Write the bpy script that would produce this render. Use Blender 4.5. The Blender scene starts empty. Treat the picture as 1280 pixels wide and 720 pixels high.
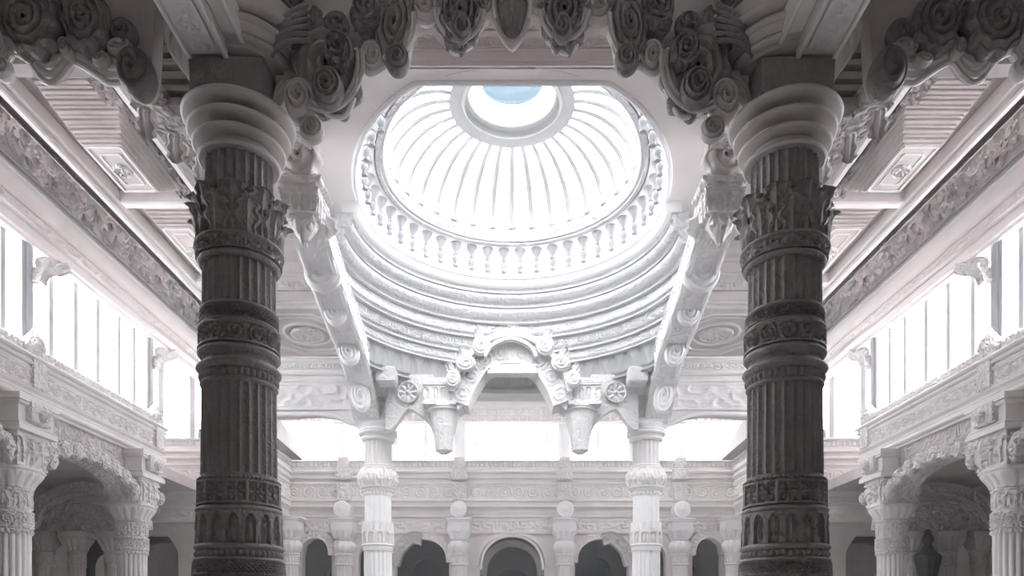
import bpy, math, random
import numpy as np
random.seed(4); rng = np.random.default_rng(4)
PI = math.pi; TAU = 2*PI
EYE = 1.5                      # camera height; every height below is given from eye level
F = 900.0; HOR = 775.0         # focal length and horizon row of the 1280x720 frame
sc = bpy.context.scene
C = sc.collection

# ------------------------------------------------------------------ materials
def new_mat(name):
    m = bpy.data.materials.new(name); m.use_nodes = True
    nt = m.node_tree
    for n in list(nt.nodes): nt.nodes.remove(n)
    out = nt.nodes.new('ShaderNodeOutputMaterial')
    return m, nt, out

def stone(name, col, carve=0.0, cscale=7.0, grain=0.25, var=0.12, rough=0.6, dist=0.05):
    m, nt, out = new_mat(name)
    N = nt.nodes.new; L = nt.links.new
    b = N('ShaderNodeBsdfPrincipled'); L(b.outputs[0], out.inputs[0])
    b.inputs['Roughness'].default_value = rough
    b.inputs['Specular IOR Level'].default_value = 0.3
    geo = N('ShaderNodeNewGeometry')
    n1 = N('ShaderNodeTexNoise'); n1.inputs['Scale'].default_value = 1.3; n1.inputs['Detail'].default_value = 8
    n1.inputs['Roughness'].default_value = 0.65
    L(geo.outputs['Position'], n1.inputs['Vector'])
    rp = N('ShaderNodeValToRGB')
    rp.color_ramp.elements[0].position = 0.3; rp.color_ramp.elements[1].position = 0.7
    rp.color_ramp.elements[0].color = [c*(1-var) for c in col]+[1]
    rp.color_ramp.elements[1].color = [min(1, c*(1+var*0.4)) for c in col]+[1]
    L(n1.outputs['Fac'], rp.inputs[0]); L(rp.outputs[0], b.inputs['Base Color'])
    n2 = N('ShaderNodeTexNoise'); n2.inputs['Scale'].default_value = 22; n2.inputs['Detail'].default_value = 5
    L(geo.outputs['Position'], n2.inputs['Vector'])
    b1 = N('ShaderNodeBump'); b1.inputs['Strength'].default_value = grain; b1.inputs['Distance'].default_value = 0.013
    L(n2.outputs['Fac'], b1.inputs['Height'])
    last = b1
    if carve > 0:
        nd = N('ShaderNodeTexNoise'); nd.inputs['Scale'].default_value = cscale*0.45; nd.inputs['Detail'].default_value = 2
        L(geo.outputs['Position'], nd.inputs['Vector'])
        mx = N('ShaderNodeMixRGB'); mx.blend_type = 'LINEAR_LIGHT'; mx.inputs[0].default_value = 0.12
        L(geo.outputs['Position'], mx.inputs[1]); L(nd.outputs['Color'], mx.inputs[2])
        vo = N('ShaderNodeTexVoronoi'); vo.feature = 'SMOOTH_F1'; vo.inputs['Scale'].default_value = cscale
        L(mx.outputs[0], vo.inputs['Vector'])
        sn = N('ShaderNodeMath'); sn.operation = 'MULTIPLY'; sn.inputs[1].default_value = 15
        L(vo.outputs['Distance'], sn.inputs[0])
        ss = N('ShaderNodeMath'); ss.operation = 'SINE'; L(sn.outputs[0], ss.inputs[0])
        b2 = N('ShaderNodeBump'); b2.inputs['Strength'].default_value = carve; b2.inputs['Distance'].default_value = dist
        L(ss.outputs[0], b2.inputs['Height']); L(b1.outputs[0], b2.inputs['Normal'])
        last = b2
    L(last.outputs[0], b.inputs['Normal'])
    return m

M = {}
M['marble'] = stone('pale_marble', (0.82, 0.785, 0.775))
M['white'] = stone('white_marble', (0.86, 0.855, 0.86), grain=0.15, var=0.06)
M['whitecarved'] = stone('white_carved_marble', (0.86, 0.85, 0.85), carve=0.35, cscale=6, var=0.08)
M['carved'] = stone('carved_marble', (0.79, 0.75, 0.74), carve=0.6, cscale=5)
M['carvedfine'] = stone('finely_carved_marble', (0.81, 0.775, 0.765), carve=0.5, cscale=9)
M['pink'] = stone('pinkish_plaster', (0.85, 0.795, 0.785), grain=0.1, var=0.06)
M['grey'] = stone('shade_toned_grey_stone', (0.30, 0.275, 0.272), carve=0.22, cscale=11, dist=0.03, grain=0.4, var=0.25)  # unlit look of the front stonework is put into this darker colour
M['greycarved'] = stone('shade_toned_grey_carved_stone', (0.31, 0.29, 0.29), carve=0.7, cscale=8, grain=0.4, var=0.25)  # carved version, with the same foreground shade in its colour
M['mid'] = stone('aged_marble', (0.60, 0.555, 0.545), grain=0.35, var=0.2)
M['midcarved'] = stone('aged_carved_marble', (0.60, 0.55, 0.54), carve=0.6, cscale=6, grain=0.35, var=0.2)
M['floor'] = stone('polished_floor_marble', (0.62, 0.60, 0.60), grain=0.02, rough=0.25)
M['dark'] = stone('black_stone', (0.045, 0.043, 0.05), grain=0.3, rough=0.4)
M['shade'] = stone('dim_room_shade_stone', (0.09, 0.085, 0.09), grain=0.3)  # darkness of the rooms behind the arches, put into the stone colour
M['rib'] = stone('grey_dome_rib_metal', (0.26, 0.265, 0.27), grain=0.1)
M['ring'] = stone('soft_grey_carved_stone', (0.60, 0.60, 0.61), carve=0.25, cscale=6, grain=0.2, var=.08)
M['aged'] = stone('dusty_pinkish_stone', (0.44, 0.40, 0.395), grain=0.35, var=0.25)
M['soft'] = stone('soft_white_marble', (0.66, 0.65, 0.65), carve=0.2, cscale=8, grain=0.2, var=.08)
M['drum'] = stone('pale_grey_drum_stone', (0.38, 0.385, 0.395), grain=0.15, var=.06)
M['frame'] = stone('grey_window_stone', (0.5, 0.5, 0.52), grain=0.1)

def glass(name, col, gl=0.06):
    m, nt, out = new_mat(name)
    t = nt.nodes.new('ShaderNodeBsdfTransparent'); t.inputs[0].default_value = (*col, 1)
    g = nt.nodes.new('ShaderNodeBsdfGlossy'); g.inputs['Roughness'].default_value = 0.1
    mx = nt.nodes.new('ShaderNodeMixShader'); mx.inputs[0].default_value = gl
    nt.links.new(t.outputs[0], mx.inputs[1]); nt.links.new(g.outputs[0], mx.inputs[2])
    nt.links.new(mx.outputs[0], out.inputs[0])
    return m
M['glass'] = glass('clear_window_glass', (0.97, 0.985, 1.0))
M['blueglass'] = glass('pale_blue_glass', (0.17, 0.20, 0.22))

# ------------------------------------------------------------------ objects
SC = 1.0                       # size of the group being built, measured from the viewpoint
WL = {}                                        # world location of every created parent
def mesh_obj(name, V, Fc, mat, parent=None, smooth=True):
    V = np.asarray(V, float).reshape(-1, 3).copy()
    V = V*SC; V[:, 2] += EYE
    if parent is not None: V -= np.array(WL[parent.name])
    me = bpy.data.meshes.new(name)
    me.from_pydata(V.tolist(), [], Fc if isinstance(Fc, list) else Fc.tolist())
    me.materials.append(M[mat] if isinstance(mat, str) else mat)
    me.update()
    if smooth:
        me.polygons.foreach_set('use_smooth', [True]*len(me.polygons))
        me.set_sharp_from_angle(angle=math.radians(42))
    o = bpy.data.objects.new(name, me); C.objects.link(o)
    if parent is not None:
        o.parent = parent; WL[o.name] = WL[parent.name]
    else: WL[o.name] = (0, 0, 0)
    return o

def thing(name, label, cat, loc, group=None, kind='thing'):
    o = bpy.data.objects.new(name, None); C.objects.link(o)
    o.empty_display_size = 0.3
    loc = np.array(loc, float)*SC
    o.location = (loc[0], loc[1], loc[2]+EYE)
    o['label'] = label; o['category'] = cat
    if kind: o['kind'] = kind
    if group: o['group'] = group
    WL[o.name] = (loc[0], loc[1], loc[2]+EYE)
    return o

def tag(o, label, cat, group=None, kind='thing'):
    o['label'] = label; o['category'] = cat; o['kind'] = kind
    if group: o['group'] = group
    return o

def struct(o, label=None):
    o['kind'] = 'structure'
    if label: o['label'] = label
    return o

def sroot(name, loc=(0, 0, 0)):
    o = bpy.data.objects.new(name, None); C.objects.link(o)
    o.location = (loc[0], loc[1], loc[2]+EYE); o['kind'] = 'structure'
    WL[o.name] = (loc[0], loc[1], loc[2]+EYE)
    return o

def dup(root, loc, label=None, group=None, rotz=0):
    loc = np.array(loc, float)*SC
    r = root.copy(); C.objects.link(r); r.location = (loc[0], loc[1], loc[2]+EYE); r.rotation_euler = (0, 0, rotz)
    if label: r['label'] = label
    if group: r['group'] = group
    for ch in list(root.children):
        c = ch.copy(); C.objects.link(c); c.parent = r
        for g in list(ch.children):
            d = g.copy(); C.objects.link(d); d.parent = c
    return r

def PX(px, py, d):                              # a point seen at a pixel, d metres away
    return np.array(((px-640)/F*d, d, (HOR-py)/F*d))

# ------------------------------------------------------------------ mesh builders
def merge(parts):
    Vs, Fs, off = [], [], 0
    for V, Fc in parts:
        V = np.asarray(V, float).reshape(-1, 3); Vs.append(V)
        Fs += [[i+off for i in f] for f in Fc]; off += len(V)
    return np.concatenate(Vs), Fs

def gridmesh(P, closeu=False, closev=False):
    nv, nu = P.shape[:2]
    V = P.reshape(-1, 3)
    Fc = []
    uu = range(nu if closeu else nu-1); vv = range(nv if closev else nv-1)
    for j in vv:
        a = j*nu; b = ((j+1) % nv)*nu
        for i in uu:
            k = (i+1) % nu
            Fc.append([a+i, a+k, b+k, b+i])
    return V, Fc

def box(x0, x1, y0, y1, z0, z1, bev=0.0):
    if x0 > x1: x0, x1 = x1, x0
    if bev <= 0:
        V = [(x, y, z) for z in (z0, z1) for y in (y0, y1) for x in (x0, x1)]
        return V, [[0, 2, 3, 1], [4, 5, 7, 6], [0, 1, 5, 4], [2, 6, 7, 3], [0, 4, 6, 2], [1, 3, 7, 5]]
    V = []
    for z, i in ((z0, bev), (z0+bev, 0), (z1-bev, 0), (z1, bev)):
        V += [(x0+i, y0+i, z), (x1-i, y0+i, z), (x1-i, y1-i, z), (x0+i, y1-i, z)]
    Fc = [[3, 2, 1, 0], [12, 13, 14, 15]]
    for k in range(3):
        for i in range(4):
            Fc.append([4*k+i, 4*k+(i+1) % 4, 4*k+4+(i+1) % 4, 4*k+4+i])
    return V, Fc

def prism(pts, f, t0, t1):
    """pts 2-D outline, f(a,b,t)->xyz, solid between t0 and t1"""
    n = len(pts)
    V = [f(a, b, t0) for a, b in pts]+[f(a, b, t1) for a, b in pts]
    Fc = [list(range(n))[::-1], list(range(n, 2*n))]
    for i in range(n): Fc.append([i, (i+1) % n, n+(i+1) % n, n+i])
    return V, Fc

def tube(pts, rad, n=8, closed=False, sq=None):
    P = np.asarray(pts, float); m = len(P)
    rad = np.full(m, rad) if np.isscalar(rad) else np.asarray(rad, float)
    if closed: T = np.roll(P, -1, 0)-np.roll(P, 1, 0)
    else: T = np.gradient(P, axis=0)
    T /= np.linalg.norm(T, axis=1)[:, None]+1e-9
    up = np.array((0.13, 0.31, 0.94))
    if abs(T[:, 2]).mean() > .8: up = np.array((0.1, .99, 0.07))
    A = np.cross(T, up); A /= np.linalg.norm(A, axis=1)[:, None]+1e-9
    B = np.cross(A, T)
    th = np.linspace(0, TAU, n, endpoint=False)
    G = P[:, None]+rad[:, None, None]*(np.cos(th)[None, :, None]*A[:, None]+np.sin(th)[None, :, None]*B[:, None])
    V, Fc = gridmesh(G, closeu=True, closev=closed)
    if not closed:
        Fc.append(list(range(n))[::-1]); Fc.append([len(V)-n+i for i in range(n)])
    return V, Fc

def ellipsoid(c, r, nu=14, nv=9, rot=None):
    th = np.linspace(0, TAU, nu, endpoint=False); ph = np.linspace(0.02, PI-0.02, nv)
    X = np.sin(ph)[:, None]*np.cos(th)[None]; Y = np.sin(ph)[:, None]*np.sin(th)[None]; Z = np.cos(ph)[:, None]*np.ones(nu)[None]
    P = np.stack([X*r[0], Y*r[1], Z*r[2]], -1)
    if rot is not None: P = P@np.asarray(rot).T
    return gridmesh(P+np.asarray(c), closeu=True)

def smooth(x, a, b):
    t = np.clip((x-a)/(b-a), 0, 1); return t*t*(3-2*t)

_tab = rng.random((64, 64))
def vnoise(x, y):
    xi = np.floor(x).astype(int); yi = np.floor(y).astype(int)
    fx = x-xi; fy = y-yi; fx = fx*fx*(3-2*fx); fy = fy*fy*(3-2*fy)
    g = lambda a, b: _tab[a % 64, b % 64]
    return (g(xi, yi)*(1-fx)+g(xi+1, yi)*fx)*(1-fy)+(g(xi, yi+1)*(1-fx)+g(xi+1, yi+1)*fx)*fy

def relief(kind, u, v):
    """u counts motifs along the band, v runs 0..1 across it; returns 0..1 height"""
    if kind is None: return np.zeros(np.broadcast(u, v).shape)
    u, v = np.broadcast_arrays(u, v)
    edge = smooth(v, 0.0, 0.10)*smooth(1-v, 0.0, 0.10)
    border = 1-smooth(np.minimum(v, 1-v), 0.06, 0.12)
    x = u-np.floor(u)-0.5; y = v-0.5; k = np.floor(u)
    if kind == 'flute': return 1-np.abs(np.sin(PI*u))**0.8
    if kind == 'rib': return 0.5+0.5*np.cos(TAU*u)
    if kind == 'scroll':
        s = np.where(k % 2 == 0, 1, -1); r = np.hypot(x*1.05, y); th = np.arctan2(y*s, x)
        sp = 0.5+0.5*np.cos(TAU*4.2*r-th)
        return np.maximum(edge*np.where(r < 0.47, sp, 0.5*vnoise(u*9, v*9)), border)
    if kind == 'lotus':
        w = 0.5*np.sqrt(np.clip(1-v, 0, 1))*smooth(v, -0.6, 0.4)
        d = np.abs(x)/(w+1e-4)
        return np.where(d < 1, (1-d**2)**0.5*0.8+0.2*(np.abs(x) < 0.05), 0)
    if kind == 'bead': return np.sqrt(np.clip(1-(x/0.45)**2-(y/0.42)**2, 0, 1))
    if kind == 'dentil': return (np.abs(x) < 0.3)*edge
    if kind == 'lattice':
        a = np.abs(np.sin(PI*(u*2+v*3)))*np.abs(np.sin(PI*(u*2-v*3)))
        return np.maximum(1-smooth(a, 0.15, 0.5), border)
    if kind == 'niche':
        arch = (np.abs(x) < 0.34) & (v < 0.55+np.sqrt(np.clip(0.115-x*x, 0, 1)))
        fig = np.exp(-((x/0.12)**2+((v-0.40)/0.24)**2))+0.8*np.exp(-((x/0.07)**2+((v-0.72)/0.07)**2))
        return np.where(arch, 0.1+0.9*np.clip(fig, 0, 1), 0.75+0.25*vnoise(u*12, v*10))
    if kind == 'foliage':
        n = np.abs(vnoise(u*4.0, v*4.0)-0.5)*2; n2 = np.abs(vnoise(u*9+7, v*9)-0.5)*2
        return np.maximum(edge*(0.75*(1-n)**1.5+0.22*(1-n2)**2), border*0.9)
    if kind == 'rough':
        n = np.abs(vnoise(u*5.0, v*5.0)-0.5)*2; n2 = np.abs(vnoise(u*12+7, v*11)-0.5)*2
        return np.maximum(edge*(0.25+0.5*(n > 0.28)*(0.4+n)+0.45*(1-n2)**2), border*0.9)
    if kind == 'arcade':
        b = smooth(0.5-np.abs(x), 0.05, 0.14)
        r = np.hypot(x/0.42, (y)/0.42); th = np.arctan2(y, x)
        ros = (0.55+0.45*np.cos(8*th))*(r < 1)*(r > 0.3)+(r < 0.22)
        return np.maximum(np.maximum(ros*b*0.8, 1-b), border)
    raise ValueError(kind)

def profile(items):
    """items: (z0,z1,o0,o1,shape,relief,amp,n); -> rows of z,o,item,v"""
    Z, O, K, Vv = [], [], [], []
    for i, it in enumerate(items):
        z0, z1, o0, o1, sh, rel, amp, n = it
        h = abs(z1-z0)
        if rel in ('flute', 'rib') or (rel is None and sh == 'flat'): nv = 3
        elif rel is None: nv = 9
        else: nv = max(12, min(40, int(h/0.016)))
        t = np.linspace(0, 1, nv)
        z = z0+(z1-z0)*t; o = o0+(o1-o0)*t
        if sh == 'torus': o = o+0.42*h*np.sin(PI*t)
        elif sh == 'cove': o = o-0.35*h*np.sin(PI*t)
        elif sh == 'ogee': o = o0+(o1-o0)*smooth(t, 0, 1)
        elif sh == 'bulb': o = o+0.22*h*np.sin(PI*t)
        Z += list(z); O += list(o); K += [i]*nv; Vv += list(t)
    return np.array(Z), np.array(O), np.array(K), np.array(Vv)

def lathe(items, c, nseg=96, a0=0.0, a1=TAU, yk=None, back=None, sq=0.0):
    Z, O, K, Vv = profile(items); full = abs(a1-a0-TAU) < 1e-6
    th = np.linspace(a0, a1, nseg, endpoint=not full)
    R = np.repeat(O[:, None], len(th), 1)
    for i, it in enumerate(items):
        if it[5]:
            rows = np.where(K == i)[0]
            v = np.clip(Vv[rows], 0.0, 1.0)
            R[rows] += it[6]*relief(it[5], th[None, :]/TAU*it[7], v[:, None])
    Zg = np.repeat(Z[:, None], len(th), 1)
    if back is not None:
        R = np.concatenate([R, np.full((2, len(th)), back)]); Zg = np.concatenate([Zg, np.full((1, len(th)), Z[-1]), np.full((1, len(th)), Z[0])])
    cs, sn = np.cos(th)[None], np.sin(th)[None]
    if sq > 0:
        q = 1/np.maximum(np.abs(cs), np.abs(sn)); f = 1+(q-1)*sq
    else: f = 1
    X = R*cs*f; Y = R*sn*f
    if yk is not None: Y = np.where(Y < 0, Y*(1+0.16*np.clip((R-0.9)/1.6, 0, 1)), Y)
    P = np.stack([X+c[0], Y+c[1], Zg+c[2]], -1)
    V, Fc = gridmesh(P, closeu=full, closev=back is not None)
    if back is not None and not full:
        n = len(th); nr = P.shape[0]
        Fc.append([j*n for j in range(nr)]); Fc.append([j*n+n-1 for j in range(nr)][::-1])
    if back is None and full:
        n = len(th); Fc.append(list(range(n))); Fc.append([len(V)-n+i for i in range(n)][::-1])
    return V, Fc

def run(items, p0, p1, out, back=-0.3, du=0.03):
    """moulding extruded from p0 to p1 (x,y), protruding along out"""
    Z, O, K, Vv = profile(items)
    p0 = np.array(p0, float); p1 = np.array(p1, float); out = np.array(out, float)
    Ln = np.linalg.norm(p1-p0)
    need = any(it[5] for it in items)
    nu = max(2, int(Ln/du)) if need else 2
    t = np.linspace(0, 1, nu)
    R = np.repeat(O[:, None], nu, 1)
    for i, it in enumerate(items):
        if it[5]:
            rows = np.where(K == i)[0]
            R[rows] += it[6]*relief(it[5], t[None, :]*Ln/it[7], Vv[rows][:, None])
    Zg = np.repeat(Z[:, None], nu, 1)
    R = np.concatenate([R, np.full((2, nu), back)]); Zg = np.concatenate([Zg, np.full((1, nu), Z[-1]), np.full((1, nu), Z[0])])
    XY = p0[None, None]+(p1-p0)[None, None]*t[None, :, None]+out[None, None]*R[..., None]
    P = np.concatenate([XY, Zg[..., None]], -1)
    V, Fc = gridmesh(P, closev=True)
    nr = P.shape[0]
    Fc.append([j*nu for j in range(nr)]); Fc.append([j*nu+nu-1 for j in range(nr)][::-1])
    return V, Fc

def volute(c, rx, rz, ry, turns=2.6, sgn=1, tilt=0.0, face='y', amp=0.06, nu=72, nv=40, lobes=0, flip=0):
    a = np.linspace(0, TAU, nu, endpoint=False)[None, :]; b = np.linspace(0.03, PI-0.03, nv)[:, None]
    rho = np.sin(b)**0.75*np.ones_like(a)
    sp = 0.5+0.5*np.cos(TAU*turns*rho-a*sgn)
    sp = sp**0.6*smooth(rho, 0.0, 0.15)*smooth(1-rho, -0.02, 0.10)
    if lobes: edge = 1+0.07*np.cos(lobes*a)*smooth(rho, 0.6, 1)
    else: edge = 1
    X = rx*rho*np.cos(a)*edge; Z = rz*rho*np.sin(a)*edge
    Y = -np.sign(np.cos(b))*np.abs(np.cos(b))**0.6*(ry+amp*sp)
    ct, st = math.cos(tilt), math.sin(tilt)
    X, Z = X*ct-Z*st, X*st+Z*ct
    P = np.stack([X, Y, Z], -1) if face == 'y' else np.stack([Y, X, Z], -1)
    return gridmesh(P+np.asarray(c), closeu=True)

def leaf(base, out, up, w, h, curl=0.35, lob=3):
    out = np.asarray(out, float); up = np.asarray(up, float); tan = np.cross(out, up)
    v = np.linspace(0, 1, 14)[:, None]; u = np.linspace(-1, 1, 9)[None, :]
    sh = np.sin(PI*(0.18+0.80*v))**0.7*(1+0.22*np.cos(TAU*v*lob))
    A = u*w*0.5*sh; hh = h*np.sin(v*PI*0.56)/math.sin(PI*0.56)
    o = 0.10*w+curl*h*v**2.6*1.0-0.14*w*np.abs(u)**1.5*(1-v*0.5)+0.05*w*np.cos(PI*u*2.5)*np.ones_like(v)
    P = np.asarray(base)+A[..., None]*tan+(hh+0*A)[..., None]*up+(o+0*A)[..., None]*out
    V, Fc = gridmesh(P)
    # back skin for thickness
    P2 = P-out*0.03*w/0.2; V2, F2 = gridmesh(P2)
    return merge([(V, Fc), (V2, [f[::-1] for f in F2])])

def leafring(c, r, n, w, h, curl, off=0.0, lob=3):
    return [leaf((c[0]+r*math.cos(t), c[1]+r*math.sin(t), c[2]), (math.cos(t), math.sin(t), 0), (0, 0, 1), w, h, curl, lob)
            for t in [(i+off)/n*TAU for i in range(n)]]

def T_(z0, z1, r, **k): return (z0, z1, r, r, 'torus', None, 0, 0)
def FL(z0, z1, r, r1=None): return (z0, z1, r, r if r1 is None else r1, 'flat', None, 0, 0)

# ------------------------------------------------------------------ shell of the hall
W = 9.4
mesh_obj_floor = struct(mesh_obj('floor', *box(-15, 15, -5, 32, -1.75, -1.5), 'floor', smooth=False))
for s, nm in ((-1, 'left'), (1, 'right')):
    struct(mesh_obj('wall_'+nm, *merge([box(s*14, s*14.4, -5, 32, -1.5, 4.3), box(s*9.7, s*10.0, -4, 9.3, 4.35, 9.4)]), 'mid', smooth=False))
    # upper floor slab over the lower aisle
    struct(mesh_obj('ceiling_aisle_'+nm, *box(s*9.75, s*14, -4, 32, 4.0, 4.3), 'mid', smooth=False))
    struct(mesh_obj('ceiling_upper_'+nm, *box(s*3.9, s*9.9, -4, 26.2, 8.8, 9.1), 'mid', smooth=False))
    struct(mesh_obj('ceiling_side_bay_'+nm, *box(s*9.9, s*14.4, 19.2, 26.2, 8.3, 8.6), 'marble', smooth=False))
struct(mesh_obj('wall_behind', *box(-14.4, 14.4, -4.4, -4, -1.5, 9.4), 'mid', smooth=False))
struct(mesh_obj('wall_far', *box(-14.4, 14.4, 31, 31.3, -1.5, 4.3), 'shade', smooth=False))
struct(mesh_obj('ceiling_front', *box(-3.9, 3.9, -4, 10.4, 9.2, 9.5), 'mid', smooth=False))
struct(mesh_obj('ceiling_rear', *box(-3.9, 3.9, 19.5, 26.2, 7.8, 8.1), 'marble', smooth=False))
struct(mesh_obj('ceiling_gallery', *box(-9.7, 9.7, 26.2, 31, 4.0, 4.3), 'mid', smooth=False))

# ------------------------------------------------------------------ the dome
DC = (0, 14.0, 0)
dome = thing('dome', 'white ribbed glass dome with round central eye above the hall', 'dome', (0, 14, 8.1))
def ellp(r, h, th):
    x = r*math.cos(th); y = r*math.sin(th)
    if y < 0: y *= 1+0.16*min(1, max(0, (r-0.9)/1.6))
    return (x, 14+y, h)
def dome_prof(t):      # t 0 at spring, 1 at oculus ring
    r0, r1, h0, h1 = 2.49, 1.2, 8.93, 10.02
    a = t*PI*0.5
    r = r0-(r0-r1)*(1-math.cos(a))**0.92; h = h0+(h1-h0)*math.sin(a)**1.0
    return r, h
NR = 34
for i in range(NR):
    th = PI/2+i*TAU/NR
    pts = [ellp(*dome_prof(t), th) for t in np.linspace(0, 1, 16)]
    mesh_obj('rib', *tube(pts, np.linspace(0.085, 0.05, 16), 8), 'rib', dome)
G = np.array([[ellp(dome_prof(t)[0]+.03, dome_prof(t)[1]+.03, th) for th in np.linspace(0, TAU, 102, endpoint=False)] for t in np.linspace(0, 1, 14)])
mesh_obj('glass_shell', *gridmesh(G, closeu=True), 'glass', dome)
mesh_obj('eye_ring', *lathe([FL(9.98, 10.02, 1.22, 0.95), T_(9.96, 10.10, 0.92), (10.10, 10.22, 0.90, 0.86, 'cove', None, 0, 0), FL(10.22, 10.52, 0.86, 0.84)], DC, 96, back=1.2, yk=1), 'rib', dome)
mesh_obj('eye_glass', *lathe([FL(10.50, 10.505, 0.85), FL(10.505, 10.51, 0.70)], DC, 64), 'glass', dome)
mesh_obj('eye_disc', *lathe([FL(10.44, 10.46, 0.60)], DC, 64), 'blueglass', dome)
mesh_obj('drum_band', *lathe([FL(8.62, 8.66, 2.52), T_(8.66, 8.74, 2.46), (8.74, 8.90, 2.46, 2.46, 'cove', None, 0, 0), T_(8.9, 8.98, 2.43)], DC, 180, back=2.62, yk=1), 'ring', dome, smooth=False)
mesh_obj('drum_wall', *lathe([FL(8.1, 8.62, 2.98)], DC, 128, back=3.0, yk=1), 'glass', dome)
mesh_obj('drum_roof', *lathe([FL(8.62, 8.64, 2.6)], DC, 128, back=3.05, yk=1), 'white', dome, smooth=False)
NB = 46
for i in range(NB):
    th = PI/2+(i+.5)*TAU/NB
    if math.sin(th) < -.7: continue
    b = ellp(2.80, 8.1, th); c = ellp(2.62, 8.62, th)
    parts = [lathe([FL(8.10, 8.14, 0.055), FL(8.14, 8.17, 0.035), (8.17, 8.36, 0.028, 0.03, 'bulb', None, 0, 0), FL(8.36, 8.39, 0.055), (8.39, 8.62, 0.045, 0.135, 'ogee', None, 0, 0)], (b[0], b[1], 0), 10)]
    mesh_obj('baluster', *merge(parts), 'drum', dome)

# concentric corbelled rings below the drum, deeper behind the dome's middle
ringspec = [  # r, h of lip, next
    [(8.02, 8.16, 2.92, 2.92, 'torus', None, 0, 0), (7.86, 8.02, 3.02, 2.98, 'cove', None, 0, 0)],
    [T_(7.74, 7.88, 3.06), (7.58, 7.74, 3.16, 3.12, 'cove', None, 0, 0)],
    [T_(7.46, 7.60, 3.20), (7.26, 7.46, 3.30, 3.26, 'cove', 'bead', 0.0, 60)],
    [T_(7.14, 7.28, 3.34), (6.92, 7.14, 3.42, 3.42, 'flat', 'foliage', 0.035, 40)],
    [T_(6.82, 6.94, 3.46), (6.60, 6.82, 3.56, 3.54, 'flat', 'scroll', 0.035, 66)],
    [(6.50, 6.62, 3.60, 3.60, 'torus', None, 0, 0), (6.30, 6.50, 3.66, 3.66, 'flat', 'foliage', 0.04, 44), T_(6.22, 6.30, 3.64)],
    [(5.78, 6.22, 3.78, 3.72, 'flat', 'lotus', 0.05, 60), T_(5.68, 5.80, 3.78)],
]
RA = [-.03, -.03, -.03, .1, .3, .45, .55]     # the lower courses stop against the side arches
for i, sp in enumerate(ringspec):
    sp = sorted(sp, key=lambda q: q[0])
    mesh_obj('ring_moulding', *lathe(sp, DC, 360, RA[i], PI-RA[i], back=max(q[3] for q in sp)+.30), 'white' if i < 1 else ('drum' if i == 6 else 'ring'), dome)

# flat slab round the opening (front half elongated), real thickness
def slab_mesh():
    n = 96; inner, outer = [], []
    for i in range(n):
        t = i/n*TAU; cx, sy = math.cos(t), math.sin(t)
        x = 2.97*cx; y = 2.97*sy if sy > 0 else 3.6*sy
        y = max(y, -3.15)
        inner.append((x, 14+y))
        k = min(4.3/max(abs(cx), 1e-6), (5.6 if sy > 0 else 3.44)/max(abs(sy), 1e-6))
        outer.append((k*cx, 14+k*sy))
    V = [(x, y, z) for z in (8.1, 8.45) for ring in (inner, outer) for x, y in ring]
    Fc = []
    for i in range(n):
        j = (i+1) % n
        Fc += [[i, j, n+j, n+i], [2*n+i, 3*n+i, 3*n+j, 2*n+j], [i, 2*n+i, 2*n+j, j], [n+i, n+j, 3*n+j, 3*n+i]]
    return V, Fc
struct(mesh_obj('ceiling_centre', *slab_mesh(), 'pink', smooth=False))
rimpts = []
for t in np.linspace(0, TAU, 160, endpoint=False):
    cx, sy = math.cos(t), math.sin(t)
    rimpts.append((2.97*cx, 14+max(2.97*sy if sy > 0 else 3.6*sy, -3.15), 8.1))
struct(mesh_obj('trim_1', *tube(rimpts, 0.05, 8, closed=True), 'white'))
# beam across the front of the square, seen between the scrolls of the arch
struct(mesh_obj('trim_2', *run([FL(8.1, 8.16, 0.04), (8.16, 8.30, 0.05, 0.05, 'flat', None, 0, 0), T_(8.30, 8.36, 0.03), (8.36, 8.52, 0.03, 0.03, 'flat', 'scroll', 0.03, 0.2), T_(8.52, 8.60, 0.06), FL(8.60, 9.3, 0.1)], (-4.2, 10.56), (4.2, 10.56), (0, -1), back=-0.02), 'pink'))
struct(mesh_obj('trim_3', *run([FL(5.95, 6.05, 0), T_(6.05, 6.15, .03), (6.15, 6.5, 0, 0, 'flat', 'foliage', 0.05, 0.4), FL(6.5, 8.1, 0.02)], (-3.9, 19.3), (3.9, 19.3), (0, -1), back=-.3), 'marble'))

for s, nm in ((-1, 'left'), (1, 'right')):
    # longitudinal beam above the side arch
    struct(mesh_obj('trim_4' if s < 0 else 'trim_5', *box(s*3.9, s*4.2, 10.4, 19.4, 8.0, 8.8), 'marble', smooth=False))

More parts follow.
